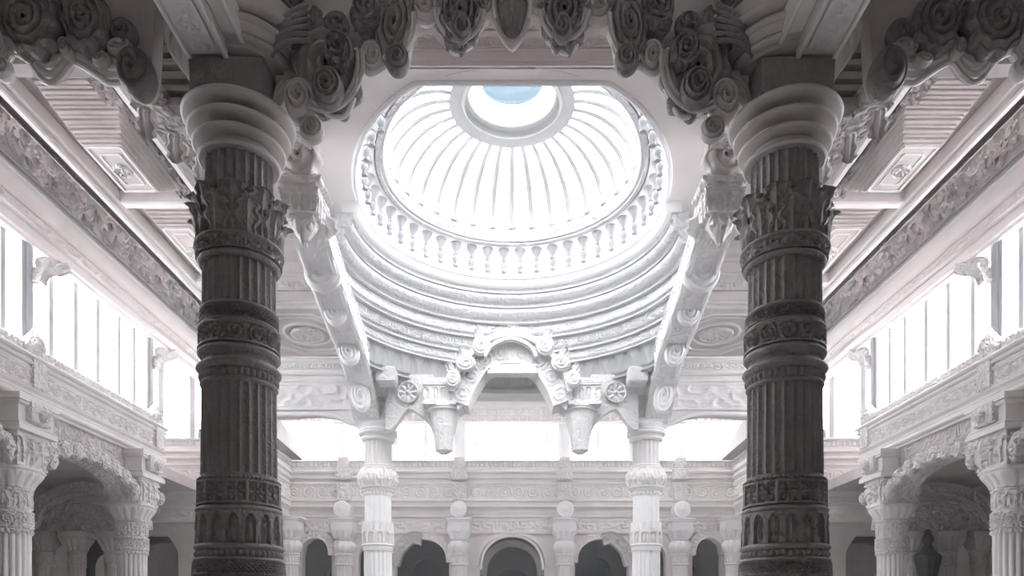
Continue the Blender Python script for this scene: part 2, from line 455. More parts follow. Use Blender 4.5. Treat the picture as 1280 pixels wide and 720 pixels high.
# ------------------------------------------------------------------ more builders
def bar(path, lat, w, t, kind=None, cell=0.5, amp=0.04, cusp=0, camp=0.0, n=16, up=None, close_ends=True):
    """a carved bar following path; w is its height in the arch plane, t its thickness along lat"""
    P = np.asarray(path, float); lat = np.asarray(lat, float)
    T = np.gradient(P, axis=0); T /= np.linalg.norm(T, axis=1)[:, None]+1e-9
    Nn = np.cross(lat, T); Nn /= np.linalg.norm(Nn, axis=1)[:, None]+1e-9
    if up is not None and (Nn@np.asarray(up)).mean() < 0: Nn = -Nn
    s = np.concatenate([[0], np.cumsum(np.linalg.norm(np.diff(P, axis=0), axis=1))])
    w = np.full(len(P), w) if np.isscalar(w) else np.asarray(w)
    v = np.linspace(0, 1, n)
    r = amp*relief(kind, (s/cell)[:, None], v[None, :]) if kind else np.zeros((len(P), n))
    low = -w/2-(camp*np.abs(np.sin(PI*cusp*s/s[-1])) if cusp else 0)
    hi = w/2
    Y = low[:, None]+(hi-low)[:, None]*v[None, :]
    A = P[:, None]+Nn[:, None]*Y[..., None]+lat*(t/2+r)[..., None]
    B = P[:, None]+Nn[:, None]*Y[:, ::-1][..., None]-lat*(t/2+r[:, ::-1])[..., None]
    G = np.concatenate([A, B], 1)
    V, Fc = gridmesh(G, closeu=True)
    m = 2*n
    Fc.append(list(range(m))[::-1]); Fc.append([len(V)-m+i for i in range(m)])
    return V, Fc

def dense(pts, step=0.04):
    P = np.asarray(pts, float); d = np.concatenate([[0], np.cumsum(np.linalg.norm(np.diff(P, axis=0), axis=1))])
    t = np.linspace(0, d[-1], max(4, int(d[-1]/step)))
    return np.stack([np.interp(t, d, P[:, k]) for k in range(P.shape[1])], -1)

def cat(pts, per=8):
    """Catmull-Rom through pts"""
    P = np.asarray(pts, float); P = np.vstack([2*P[0]-P[1], P, 2*P[-1]-P[-2]]); out = []
    for i in range(1, len(P)-2):
        for t in np.linspace(0, 1, per, endpoint=False):
            out.append(0.5*((2*P[i])+(-P[i-1]+P[i+1])*t+(2*P[i-1]-5*P[i]+4*P[i+1]-P[i+2])*t*t+(-P[i-1]+3*P[i]-3*P[i+1]+P[i+2])*t**3))
    out.append(P[-2]); return np.array(out)

def underband(x0, x1, y0, y1, h, kind, cell, amp, thick=0.12, step=0.03):
    """a carved strip on the underside of a ceiling, running along y"""
    nu = max(4, int(abs(y1-y0)/step)); nv = max(10, int(abs(x1-x0)/step))
    u = np.linspace(0, 1, nu)[None]; v = np.linspace(0, 1, nv)[:, None]
    R = relief(kind, u*abs(y1-y0)/cell, v)*amp
    X = x0+(x1-x0)*v+0*u; Y = y0+(y1-y0)*u+0*v
    low = gridmesh(np.stack([X, Y, h-R], -1))
    top = box(min(x0, x1), max(x0, x1), y0, y1, h, h+thick)
    return merge([low, top])

def petal_disc(c, r, n=8, d=0.06, axis='z', sgn=-1):
    th = np.linspace(0, TAU, 64, endpoint=False)[None]; rr = np.linspace(0.02, 1, 18)[:, None]
    H = (0.5+0.5*np.cos(n*th))*smooth(rr, .25, .5)*(1-smooth(rr, .75, .9))+1.1*(rr < 0.22)*np.sqrt(np.clip(1-(rr/.22)**2, 0, 1))+1.0*smooth(rr, .84, .88)*(1-smooth(rr, .96, 1))
    A, B = rr*r*np.cos(th), rr*r*np.sin(th)
    if axis == 'z': P = np.stack([A, B, sgn*d*H], -1)
    elif axis == 'y': P = np.stack([A, sgn*d*H, B], -1)
    else: P = np.stack([sgn*d*H, A, B], -1)
    return gridmesh(P+np.asarray(c), closeu=True)

# ------------------------------------------------------------------ aisle ceilings
for s, nm in ((-1, 'left'), (1, 'right')):
    k = 0 if s < 0 else 1
    struct(mesh_obj('trim_%d' % (6+k), *merge([box(s*6.1, s*6.4, 9.8, 16.0, 8.55, 8.8, .03), box(s*6.18, s*6.32, 9.8, 16.0, 8.42, 8.56, .03),
        box(s*8.0, s*8.3, 9.8, 25.7, 8.5, 8.8, .03), box(s*8.08, s*8.22, 9.8, 25.7, 8.4, 8.52, .03)]), 'marble', smooth=False))
    t = thing('ceiling_frieze', 'wide carved foliage frieze along the %s edge of the aisle ceiling above the %s windows' % (nm, nm), 'frieze', (s*8.8, 16, 8.7))
    mesh_obj('foliage_band', *underband(s*8.32, s*9.12, 7.0, 25.6, 8.62, 'rough', 0.85, 0.26, step=0.03), 'aged', t)
    mesh_obj('leaf_band', *underband(s*6.45, s*6.75, 9.9, 16.0, 8.7, 'rough', 0.4, 0.14), 'midcarved', t)
    for y in np.arange(9.6, 25.2, .26):
        mesh_obj('leaf', *leaf((s*9.2, y, 8.5), (-s, 0, -0.25), (0, 0, 1), 0.22, 0.26, 0.6), 'mid', t)
    # stepped panels hanging from the ceiling
    for q, (ya, yb, desc) in enumerate(((11.7, 14.6, 'nearest the camera'), (15.0, 18.1, 'second from the front'), (18.4, 21.5, 'farthest back'))):
        xa, xb = (s*6.42, s*7.8) if q == 0 else (s*6.6, s*7.9)
        cf = thing('coffer', 'stepped rectangular stone panel hanging from the %s aisle ceiling, %s' % (nm, desc), 'ceiling panel', ((xa+xb)/2, (ya+yb)/2, 8.8))
        dr, ix, iy = (.082, .05, .115) if q == 0 else (.05, .045, .07)
        for j in range(7):
            h1 = 8.8-dr*j; g = .03 if j % 2 else 0
            mesh_obj('panel_step', *merge([box(xa+s*ix*j, xb-s*ix*j, ya+iy*j, yb-iy*j, h1-dr*.62, h1, .012), box(xa+s*(ix*j+.05), xb-s*(ix*j+.05), ya+iy*j+.06, yb-iy*j-.06, h1-dr, h1-dr*.6)]), 'mid' if q < 2 else 'marble', cf, smooth=False)
        h0 = 8.8-dr*7
        X0, X1, Y0, Y1 = xa+s*(ix*6+.09), xb-s*(ix*6+.09), ya+iy*6+.12, yb-iy*6-.12
        mesh_obj('panel_border', *tube(dense([(X0, Y0, h0), (X1, Y0, h0), (X1, Y1, h0), (X0, Y1, h0), (X0, Y0, h0)], .1), .03, 6), 'marble', cf)
        X0 += s*.12; X1 -= s*.12; Y0 += .2; Y1 -= .2
        mesh_obj('panel_border', *tube(dense([(X0, Y0, h0), (X1, Y0, h0), (X1, Y1, h0), (X0, Y1, h0), (X0, Y0, h0)], .1), .025, 6), 'marble', cf)
        mesh_obj('rosette', *petal_disc(((X0+X1)/2, (Y0+Y1)/2, h0), .16 if q == 0 else .24, 8, .07), 'carvedfine', cf)
        struct(mesh_obj('trim_%d' % (20+q+5*k), *box(s*6.4, s*8.0, yb+.08, yb+.30, 8.5, 8.8, .03), 'marble', smooth=False))
    SC = .936
    struct(mesh_obj('trim_%d' % (8+k), *merge([run([FL(6.9, 6.98, .04), T_(6.98, 7.08, .05), FL(7.08, 7.3, 0), (7.3, 7.6, 0.02, .02, 'flat', 'foliage', .05, .3), T_(7.6, 7.7, .05), FL(7.7, 7.95, .02), T_(7.95, 8.05, .06), (8.05, 8.45, .03, .08, 'cove', None, 0, 0), FL(8.45, 9.4, .12)],
        (s*3.7, 16.0), (s*6.7, 16.0), (0, -1), back=-.3), box(s*3.75, s*6.7, 16.12, 19.0, 6.95, 7.2), box(s*6.5, s*6.7, 16.12, 19, 7.2, 8.8)]), 'mid'))
    t = thing('ceiling_medallion', 'octagonal framed medallion panel on the lowered ceiling beside the %s rear column' % nm, 'ceiling panel', (s*5, 17.5, 6.95))
    cx, cy = s*4.95, 17.45
    for a, b, rr in ((1.05, 1.25, .06), (.85, 1.02, .035), (.55, .65, .035)):
        oc = [(cx+a*math.cos(q)*1.05, cy+b*math.sin(q)*1.05, 6.93) for q in [PI/8+i*PI/4 for i in range(9)]]
        if rr == .035 and a < .6: oc = [(cx+a*math.cos(q), cy+b*math.sin(q), 6.93) for q in np.linspace(0, TAU, 40)]
        mesh_obj('moulding', *tube(dense(oc, .08), rr, 6), 'marble', t)
    mesh_obj('rosette', *petal_disc((cx, cy, 6.94), .42, 10, .07), 'carvedfine', t)
    SC = 1.0
    # transverse stepped beam from the front column to the side wall
    for (hh, n_, xa, xb, tx) in ((7.50, 7, 5.1, 9.4, 'dark stepped cross beam behind the outer scrolled arch on the %s' % nm), (6.95, 10, 4.0, 5.1, 'dark stack of horizontal mouldings just outside the %s front column head' % nm)):
        it = []; h = hh
        for j in range(n_):
            it.append((h, h+.10, .04+.02*(j % 2), .04, 'torus' if j % 2 else 'flat', None, 0, 0)); h += .10
            it.append((h, h+.075, -.10, -.10, 'flat', None, 0, 0)); h += .075
        b = mesh_obj('cross_beam', *run(it, (s*xa, 9.75), (s*xb, 9.75), (0, -1), back=-.2), 'aged')
        tag(b, tx, 'beam')

# ------------------------------------------------------------------ columns
def column(name, label, loc, scale_items, mats, nseg=144, group=None):
    t = thing(name, label, 'column', loc, group)
    for pname, items, mat, sq in scale_items:
        mesh_obj(pname, *lathe(items, (loc[0], loc[1], 0), nseg, sq=sq), mat, t)
    return t

FX, FY = 3.48, 9.2
front_parts = [
    ('plinth', [FL(-1.5, -1.15, .95), T_(-1.15, -1.0, .85), (-1.0, -.75, .82, .7, 'ogee', None, 0, 0)], 'grey', 1.0),
    ('base', [T_(-.75, -.5, .70), (-.5, -.1, .62, .66, 'flat', 'lotus', .05, 20), T_(-.1, 0.05, .64), (0.05, .40, .58, .58, 'flat', 'scroll', .05, 14), T_(.40, .50, .60)], 'grey', 0),
    ('lattice_band', [FL(.50, .56, .545), (.56, .72, .53, .52, 'flat', 'lattice', .04, 30), T_(.72, .77, .53), (.77, .87, .51, .505, 'flat', 'bead', .035, 44), T_(.87, .94, .52)], 'grey', 0),
    ('niche_band', [(.94, 1.34, .475, .465, 'flat', 'niche', .06, 16)], 'grey', 0),
    ('ring_moulding', [FL(1.322, 1.341, .49), T_(1.341, 1.407, .50), FL(1.407, 1.426, .48)], 'grey', 0),
    ('carved_band', [(1.426, 1.718, .465, .46, 'flat', 'arcade', .05, 12), (1.718, 1.775, .48, .48, 'flat', 'bead', .03, 60)], 'grey', 0),
    ('fluted_shaft', [FL(1.775, 1.812, .455), (1.812, 2.925, .435, .425, 'flat', 'flute', .035, 26)], 'grey', 0),
    ('ring_moulding', [T_(2.925, 2.982, .45), (2.982, 3.095, .45, .455, 'flat', 'bead', .035, 40), T_(3.095, 3.208, .47), (3.208, 3.284, .45, .45, 'cove', None, 0, 0), T_(3.284, 3.397, .455)], 'grey', 0),
    ('carved_band', [(3.397, 3.661, .45, .45, 'flat', 'scroll', .05, 12), T_(3.661, 3.717, .455), (3.717, 3.849, .44, .44, 'flat', 'lattice', .04, 28), T_(3.849, 3.915, .45)], 'grey', 0),
    ('fluted_shaft', [(3.915, 4.453, .42, .415, 'flat', 'flute', .035, 26)], 'grey', 0),
    ('ring_moulding', [T_(4.453, 4.528, .47), (4.528, 4.660, .475, .50, 'flat', 'foliage', .05, 18), T_(4.660, 4.736, .51)], 'grey', 0),
    ('upper_shaft', [FL(4.72, 4.9, .42), (4.9, 5.86, .385, .38, 'flat', 'flute', .035, 24)], 'grey', 0),
    ('capital', [T_(5.78, 5.84, .48), FL(5.845, 5.945, .39), T_(5.95, 6.01, .545), FL(6.015, 6.115, .39), T_(6.12, 6.18, .605), FL(6.185, 6.285, .40), T_(6.29, 6.37, .66), FL(6.375, 6.42, .5)], 'mid', 0),
    ('neck_block', [(6.42, 6.84, .46, .47, 'flat', None, 0, 0)], 'grey', .85),
]
def front_column(s, label):
    t = column('column', label, (s*FX, FY, -1.5), front_parts, None, nseg=224)
    for V, Fc in leafring((s*FX, FY, 4.70), .46, 9, .42, .58, .22, lob=4)+leafring((s*FX, FY, 4.70), .49, 9, .32, .38, .38, off=.5, lob=3):
        mesh_obj('collar_leaf', V, Fc, 'grey', t)
    mesh_obj('collar_core', *lathe([(4.72, 5.05, .44, .45, 'ogee', 'foliage', .03, 16), (5.05, 5.15, .45, .40, 'flat', None, 0, 0)], (s*FX, FY, 0), 128), 'grey', t)
    return t
front_column(-1, 'tall dark fluted column with leafy collar at left in the foreground')
front_column(1, 'tall dark fluted column with leafy collar at right in the foreground')

SC = .936
RX, RY = 3.5, 18.8
rear_parts = [
    ('plinth', [FL(-1.603, -1.2, .7), T_(-1.2, -1.0, .62), (-1.0, -.7, .6, .5, 'ogee', None, 0, 0)], 'white', 1.0),
    ('base', [T_(-.7, -.5, .5), (-.5, 0, .46, .44, 'flat', 'niche', .05, 12), T_(0, .1, .44)], 'white', 0),
    ('fluted_shaft', [(.1, 1.78, .335, .335, 'flat', 'flute', .03, 20), T_(1.78, 1.84, .36)], 'white', 0),
    ('carved_band', [FL(1.84, 1.90, .39), T_(1.90, 1.98, .38), (1.98, 2.30, .37, .38, 'flat', 'niche', .05, 12), (2.30, 2.55, .36, .35, 'flat', 'lotus', .05, 14)], 'marble', 0),
    ('middle_shaft', [(2.55, 3.2, .335, .33, 'flat', 'rib', .015, 16), (3.2, 3.34, .34, .36, 'flat', 'bead', .03, 24)], 'white', 0),
    ('bulb', [FL(3.34, 3.40, .40), (3.40, 3.95, .38, .37, 'bulb', 'foliage', .06, 14), T_(3.95, 4.02, .37)], 'marble', 0),
    ('upper_shaft', [(4.02, 4.66, .325, .325, 'flat', 'flute', .03, 18)], 'marble', 0),
    ('capital', [T_(4.64, 4.74, .40), FL(4.74, 4.78, .42), T_(4.78, 4.88, .47), FL(4.88, 4.92, .5), (4.92, 5.06, .42, .5, 'ogee', None, 0, 0)], 'white', 0),
    ('impost', [FL(5.06, 5.14, .40), (5.14, 5.62, .36, .42, 'flat', 'foliage', .05, 12), T_(5.62, 5.72, .42), FL(5.72, 6.0, .40)], 'marble', 1.0),
]
rc = column('column', 'slender white column under the left end of the inner scrolled arch', (-RX, RY, -1.603), rear_parts, None, nseg=160)
dup(rc, (RX, RY, -1.603), 'slender white column under the right end of the inner scrolled arch')

SC = 1.0
gal_parts = [
    ('plinth', [FL(-1.5, -1.2, .6), T_(-1.2, -1.0, .55)], 'marble', 1.0),
    ('base', [T_(-1.0, -.8, .5), (-.8, -.3, .42, .42, 'flat', 'niche', .05, 10), T_(-.3, -.15, .42)], 'marble', 0),
    ('fluted_shaft', [(-.15, 1.62, .345, .345, 'flat', 'flute', -.045, 18)], 'marble', 0),
    ('carved_band', [(1.62, 1.72, .36, .36, 'flat', 'bead', .03, 26), T_(1.72, 1.78, .37), (1.78, 2.0, .355, .355, 'flat', 'scroll', .04, 9), T_(2.0, 2.06, .37), FL(2.06, 2.1, .34), (2.1, 2.42, .335, .335, 'flat', 'niche', .04, 12), T_(2.42, 2.50, .35)], 'carvedfine', 0),
    ('capital', [(2.50, 2.80, .35, .50, 'ogee', 'lotus', .03, 16), T_(2.80, 2.88, .5)], 'marble', .3),
    ('bracket_block', [FL(2.88, 2.94, .44), (2.94, 3.46, .40, .42, 'flat', 'niche', .06, 12), FL(3.46, 3.52, .46)], 'carved', 1.0),
    ('abacus', [FL(3.52, 3.62, .56), T_(3.62, 3.68, .52), FL(3.68, 3.98, .50), T_(3.98, 4.06, .54), FL(4.06, 4.18, .58)], 'marble', 1.0),
]
GX = 9.55
gc = column('column', 'carved fluted column under the left balcony, nearer the left edge', (-GX, 13.7, -1.5), gal_parts, None, nseg=144)
dup(gc, (-GX, 18.1, -1.5), 'carved fluted column under the far end of the left balcony')
dup(gc, (GX, 13.7, -1.5), 'carved fluted column under the right balcony, cut by the right edge')
dup(gc, (GX, 18.1, -1.5), 'carved fluted column under the far end of the right balcony')
for s, nm in ((-1, 'left'), (1, 'right')):
    for gy, wh in ((13.7, 'nearer'), (18.1, 'farther')):
        b = thing('scroll_bracket', 'small scrolled bracket pieces on the %s capital of the %s balcony' % (wh, nm), 'bracket', (s*GX-s*.45, gy, 3.15))
        for e in (-1, 1):
            mesh_obj('scroll', *volute((s*GX-s*.35, gy+e*.62, 3.15), .12, .17, .13, 1.8, 1, 0, 'x', .03, 32, 20), 'carvedfine', b)
        mesh_obj('nose_scroll', *volute((s*GX-s*.60, gy, 3.86), .12, .12, .14, 1.8, 1, 0, 'x', .03, 32, 20), 'carvedfine', b)
        mesh_obj('nose_block', *box(s*(GX-.48), s*(GX-.62), gy-.3, gy+.3, 3.70, 4.1, .03), 'carvedfine', b)

# ------------------------------------------------------------------ balconies along the sides
par = [FL(4.18, 4.24, -.05), T_(4.24, 4.32, .02), FL(4.32, 4.38, 0), (4.38, 4.46, .02, .06, 'cove', None, 0, 0), T_(4.46, 4.52, .06)]
fri = [(4.52, 4.84, .03, .03, 'flat', 'scroll', .05, .34)]
top = [T_(4.84, 4.89, .07), FL(4.89, 4.94, .04), T_(4.94, 5.0, .10), FL(5.0, 5.04, .08), T_(5.04, 5.12, .14)]
for s, nm in ((-1, 'left'), (1, 'right')):
    t = thing('balcony', 'long carved stone balcony parapet running along the %s wall below the windows' % nm, 'balcony', (s*W, 14, 4.18))
    a, b, o = (s*9.35, 4.0), (s*9.35, 19.3), (-s, 0)
    mesh_obj('cornice', *run(par, a, b, o, back=-.45), 'marble', t)
    mesh_obj('carved_frieze', *run(fri, a, b, o, back=-.35, du=.025), 'marble', t)
    mesh_obj('top_rail', *run(top, a, b, o, back=-.35), 'marble', t)
    mesh_obj('crest', *run([(5.12, 5.42, -.10, -.12, 'flat', 'lotus', .06, .16)], a, b, o, back=-.2, du=.016), 'carvedfine', t)
    for gy in (9.4, 14.1, 18.9):
        mesh_obj('pedestal', *merge([box(s*9.22, s*9.5, gy-.2, gy+.2, 4.5, 5.1, .03), lathe([FL(5.1, 5.16, .17), (5.16, 5.5, .12, .13, 'bulb', 'foliage', .05, 6), (5.5, 5.72, .14, .02, 'ogee', None, 0, 0)], (s*9.38, gy, 0), 24)]), 'carvedfine', t)
    # cornice above the windows
    cn = mesh_obj('window_cornice', *run([FL(7.40, 7.46, 0), T_(7.46, 7.54, .03), FL(7.54, 7.70, .02), (7.70, 7.88, .10, .10, 'flat', 'foliage', .07, .25), FL(7.88, 7.94, .06), (7.94, 8.30, .12, .20, 'cove', None, 0, 0), T_(8.30, 8.38, .22), FL(8.38, 8.52, .24), T_(8.52, 8.62, .28), FL(8.62, 8.8, .3)],
        (s*9.45, 4.0), (s*9.45, 25.7), (-s, 0), back=-.3), 'pink')
    tag(cn, 'pale stone cornice with a thin carved strip above the %s row of windows' % nm, 'cornice')
    # windows
    wr = sroot('window_%d' % (1 if s < 0 else 2), (s*9.65, 14, 5.1))
    mesh_obj('window_sill', *box(s*9.5, s*9.9, 9.3, 19.3, 4.3, 5.2), 'marble', wr, smooth=False)
    for gy in (9.5, 14.15, 18.95):
        mesh_obj('window_post', *merge([box(s*9.52, s*9.80, gy-.17, gy+.17, 5.2, 7.45, .03), box(s*9.48, s*9.84, gy-.06, gy+.06, 5.2, 7.45, .02)]), 'frame', wr, smooth=False)
    for gy in list(np.arange(10.3, 13.9, .82))+[15.0, 15.85, 16.7, 17.6, 18.3]:
        mesh_obj('mullion', *box(s*9.60, s*9.70, gy-.07, gy+.07, 5.2, 7.45), 'frame', wr, smooth=False)
    mesh_obj('pane', *box(s*9.66, s*9.68, 9.3, 19.3, 5.1, 7.5), 'glass', wr, smooth=False)
    for gy in (14.15, 18.95):
        b = thing('window_bracket', 'scrolled bracket at the top of the %s window post, %s' % (nm, 'mid row' if gy < 15 else 'far end'), 'bracket', (s*9.45, gy, 7.1))
        mesh_obj('bracket_arm', *bar(dense(cat([(s*9.45, gy+.15, 6.7), (s*9.42, gy+.25, 6.95), (s*9.4, gy+.6, 7.15), (s*9.4, gy+.95, 7.38)]), .05), (1, 0, 0), .2, .22, 'scroll', .2, .03), 'carvedfine', b)
        mesh_obj('scroll', *volute((s*9.38, gy+.36, 7.12), .22, .18, .13, 1.8, 1, 0, 'x', .03, 32, 20), 'carvedfine', b)

# arches under the balconies and the arcade inside the aisle
def arch_path(c0, c1, spring, rise, n=60, pw=0.75):
    t = np.linspace(0, PI, n)
    return [((c0+c1)/2-(c1-c0)/2*math.cos(a), spring+rise*math.sin(a)**pw) for a in t]
for s, nm in ((-1, 'left'), (1, 'right')):
    for (ya, yb, vis) in ((9.6, 13.35, 'nearest the camera'), (14.05, 17.75, 'between its two far columns')):
        t = thing('foliate_arch', 'carved cusped arch under the %s balcony, %s' % (nm, vis), 'arch', (s*GX, (ya+yb)/2, 2.9))
        ap = arch_path(ya, yb, 2.85, .80)
        p3 = dense([(s*GX, a, h) for a, h in ap], .03)
        mesh_obj('arch_band', *bar(p3, (1, 0, 0), .24, .50, 'foliage', .3, .07, 9, -.0, up=(0, 0, 1)), 'carved', t)
        for q in np.linspace(.06, .94, 11):
            a, h = ap[int(q*59)]
            mesh_obj('scroll', *volute((s*GX-s*.24, a, h-.02), .17, .19, .12, 1.7, 1 if q > .5 else -1, 0, 'x', .04, 28, 18), 'carvedfine', t)
        out = [(ya-.3, 4.18)]+[(ya-.3, 2.9)]+[(a, h+.05) for a, h in ap]+[(yb+.3, 2.9), (yb+.3, 4.18)]
        mesh_obj('spandrel', *prism(out, lambda a, b, t_: (s*t_, a, b), GX-.08, GX+.2), 'midcarved', t, smooth=False)
    # arcade across the aisle
    Yb = 20.6
    cols = []
    for q, (cx, d) in enumerate(((11.4, 'nearest the hall'), (12.45, 'middle one'), (13.35, 'outermost'))):
        tt = column('slim_column', 'slim stone column in the dim %s aisle behind the arch, %s' % (nm, d), (s*cx, Yb, -1.5), [
            ('base', [FL(-1.5, -1.2, .36), T_(-1.2, -1.05, .3)], 'mid', 1.0),
            ('shaft', [(-1.05, 1.5, .21, .21, 'flat', 'flute', .02, 14), (1.5, 1.9, .22, .22, 'flat', 'scroll', .03, 6), T_(1.9, 1.97, .23)], 'mid', 0),
            ('capital', [(1.97, 2.35, .22, .36, 'ogee', 'lotus', .03, 12), FL(2.35, 2.5, .4)], 'mid', .5)], None, nseg=72)
    for (xa, xb, d) in ((11.5, 12.4, 'nearer the hall'), (12.5, 13.3, 'nearer the outer wall')):
        t = thing('aisle_arch', 'small trefoil arch in the dim %s aisle, %s' % (nm, d), 'arch', (s*(xa+xb)/2, Yb, 2.5))
        ap = arch_path(s*xa, s*xb, 2.5, .5, 40)
        mesh_obj('arch_band', *bar(dense([(a, Yb, h) for a, h in ap], .04), (0, 1, 0), .2, .34, 'foliage', .25, .05, up=(0, 0, 1)), 'midcarved', t)
    t = thing('aisle_arch', 'wide arch with carved lunette spanning the dim %s aisle' % nm, 'arch', (s*12, Yb-.1, 3.0))
    ap = arch_path(s*10.4, s*13.5, 2.55, 1.15, 60, .9)
    mesh_obj('arch_band', *bar(dense([(a, Yb-.25, h) for a, h in ap], .04), (0, 1, 0), .3, .3, 'foliage', .3, .07, up=(0, 0, 1)), 'midcarved', t)
    ap2 = arch_path(s*11.5, s*12.9, 2.6, .55, 30)
    mesh_obj('lunette', *merge([prism([(s*11.2, 2.5), (s*11.2, 3.0)]+[(a, h+.2) for a, h in ap2]+[(s*13.2, 3.0), (s*13.2, 2.5)], lambda a, b, t_: (a, t_, b), Yb-.15, Yb+.15), petal_disc((s*12.2, Yb-.16, 2.8), .3, 8, .06, 'y')]), 'midcarved', t)
    if s > 0:
        st = thing('statue', 'dark draped statue on a pedestal in the right aisle, seen through the balcony arch', 'statue', (s*11.55, 20.0, -1.5))
        mesh_obj('pedestal', *lathe([FL(-1.5, -1.3, .45), T_(-1.3, -1.2, .4), FL(-1.2, -.2, .34), T_(-.2, -.1, .38)], (s*11.55, 20.0, 0), 40, sq=1.0), 'shade', st)
        mesh_obj('figure', *lathe([(-.1, .4, .33, .26, 'ogee', 'rib', .02, 14), (.4, 1.2, .26, .22, 'flat', 'rib', .02, 12), (1.2, 1.75, .22, .33, 'ogee', 'rib', .015, 12), (1.75, 2.0, .33, .13, 'ogee', None, 0, 0), (2.0, 2.08, .10, .09, 'flat', None, 0, 0), (2.08, 2.45, .09, .04, 'bulb', None, 0, 0), (2.45, 2.52, .12, .02, 'flat', None, 0, 0)], (s*11.55, 20.0, 0), 56), 'dark', st)
    # aisle closing wall with openings
    out = [(s*9.8, 4.0), (s*14, 4.0), (s*14, -1.5), (s*13.6, -1.5)]+[(a, h) for a, h in arch_path(s*13.6, s*12.6, 1.6, .6, 16)]+[(s*12.6, -1.5), (s*12.2, -1.5)]+[(a, h) for a, h in arch_path(s*12.2, s*10.4, 1.8, .7, 20)]+[(s*10.4, -1.5), (s*9.8, -1.5)]
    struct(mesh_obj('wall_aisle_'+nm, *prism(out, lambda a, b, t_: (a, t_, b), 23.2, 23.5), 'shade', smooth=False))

# ------------------------------------------------------------------ end walls of the hall
base_items = [('frieze_course', [T_(3.06, 3.12, .06), (3.12, 3.56, .02, .02, 'flat', 'foliage', .07, .5), FL(3.56, 3.63, .06)], 'pink'),
              ('cornice', [T_(3.63, 3.72, .10), FL(3.72, 3.82, .06), (3.82, 3.98, .08, .18, 'cove', None, 0, 0), T_(3.98, 4.06, .2), FL(4.06, 4.18, .15), T_(4.18, 4.28, .18)], 'marble'),
              ('carved_frieze', [(4.28, 4.80, .08, .08, 'flat', 'scroll', .05, .5)], 'marble'),
              ('top_rail', [T_(4.80, 4.88, .14), FL(4.88, 5.0, .1), T_(5.0, 5.1, .18), FL(5.1, 5.2, .14), T_(5.2, 5.3, .22), FL(5.3, 5.42, .18), (5.42, 5.58, .16, .16, 'flat', 'dentil', .05, .16), T_(5.58, 5.66, .24)], 'marble')]
YB = 25.7
t = thing('balcony', 'long carved stone balcony across the far end above the three arches', 'balcony', (0, YB, 3.06))
for nm, it, mt in base_items:
    mesh_obj(nm, *run(it, (-8.0, YB), (8.0, YB), (0, -1), back=-.5, du=.035), mt, t)
for px in (-5.94, -1.86, 1.86, 5.94):
    mesh_obj('pedestal', *merge([box(px-.24, px+.24, YB-.34, YB, 4.2, 4.85, .03), box(px-.28, px+.28, YB-.40, YB, 4.95, 5.35, .03), box(px-.2, px+.2, YB-.38, YB, 5.35, 5.75, .03)]), 'carvedfine', t)
    mesh_obj('round_boss', *merge([lathe([FL(0, .5, .30), T_(.5, .58, .27), (.58, .64, .27, .02, 'cove', None, 0, 0)], (0, 0, 0), 40)]), 'white', t)
for o in t.children:
    if o.name.startswith('round_boss'):
        pass
bosses = [o for o in t.children if o.name.startswith('round_boss')]
for o, px in zip(bosses, (-5.94, -1.86, 1.86, 5.94)):   # turned to face the hall
    me = o.data
    P0 = np.array(WL[o.name])
    for v in me.vertices:
        w = np.array(v.co)+P0; w[2] -= EYE
        v.co = np.array((px+w[0], YB-.05-w[2], 3.86+w[1]+EYE))-P0
    me.update()
def pierced(name, openings, x0, x1, top, f, t0, t1, mat):
    out = [(x0, top), (x1, top), (x1, -1.5)]
    for (a, b, sp, rise, cus) in sorted(openings, key=lambda q: -q[0]):
        ap = arch_path(b, a, sp, rise, 48, .85)
        if cus: ap = [(x, h-.10*abs(math.sin(i/47*PI*cus))) for i, (x, h) in enumerate(ap)]
        out += [(b, -1.5)]+ap+[(a, -1.5)]
    out += [(x0, -1.5)]
    return struct(mesh_obj(name, *prism(out, f, t0, t1), mat, smooth=False))
ops = [(-7.5, -6.45, 2.2, .85, 5), (-5.5, -4.85, 2.1, .6, 0), (-4.15, -2.25, 2.05, .95, 5), (-1.15, 1.15, 1.9, 1.14, 0), (2.25, 4.15, 2.05, .95, 5), (4.85, 5.5, 2.1, .6, 0), (6.45, 7.5, 2.2, .85, 5)]
pierced('wall_back', ops, -8, 8, 3.1, lambda a, b, t_: (a, t_, b), YB+.05, YB+.45, 'pink')
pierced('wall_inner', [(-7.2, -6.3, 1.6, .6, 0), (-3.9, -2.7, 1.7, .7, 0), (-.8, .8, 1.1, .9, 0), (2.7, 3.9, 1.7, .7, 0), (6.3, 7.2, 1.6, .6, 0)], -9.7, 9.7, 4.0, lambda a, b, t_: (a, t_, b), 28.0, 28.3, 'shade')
t = thing('arch_surround', 'broad plain moulded surround of the central far doorway arch', 'arch', (0, YB, -1.5))
ap = arch_path(-1.22, 1.22, 1.9, 1.2, 60, .85)
for w_, off, th_ in ((.14, .02, .12), (.08, -.10, .3)):
    q = [(a*(1+off), YB+.0, h+off) for a, h in ap]
    mesh_obj('moulding', *bar(dense(q, .05), (0, 1, 0), w_, th_, None, up=(0, 0, 1)), 'marble', t)
mesh_obj('inner_order', *bar(dense([(a*.86, YB+1.2, h-.25) for a, h in ap], .05), (0, 1, 0), .22, .4, 'scroll', .3, .03, up=(0, 0, 1)), 'mid', t)
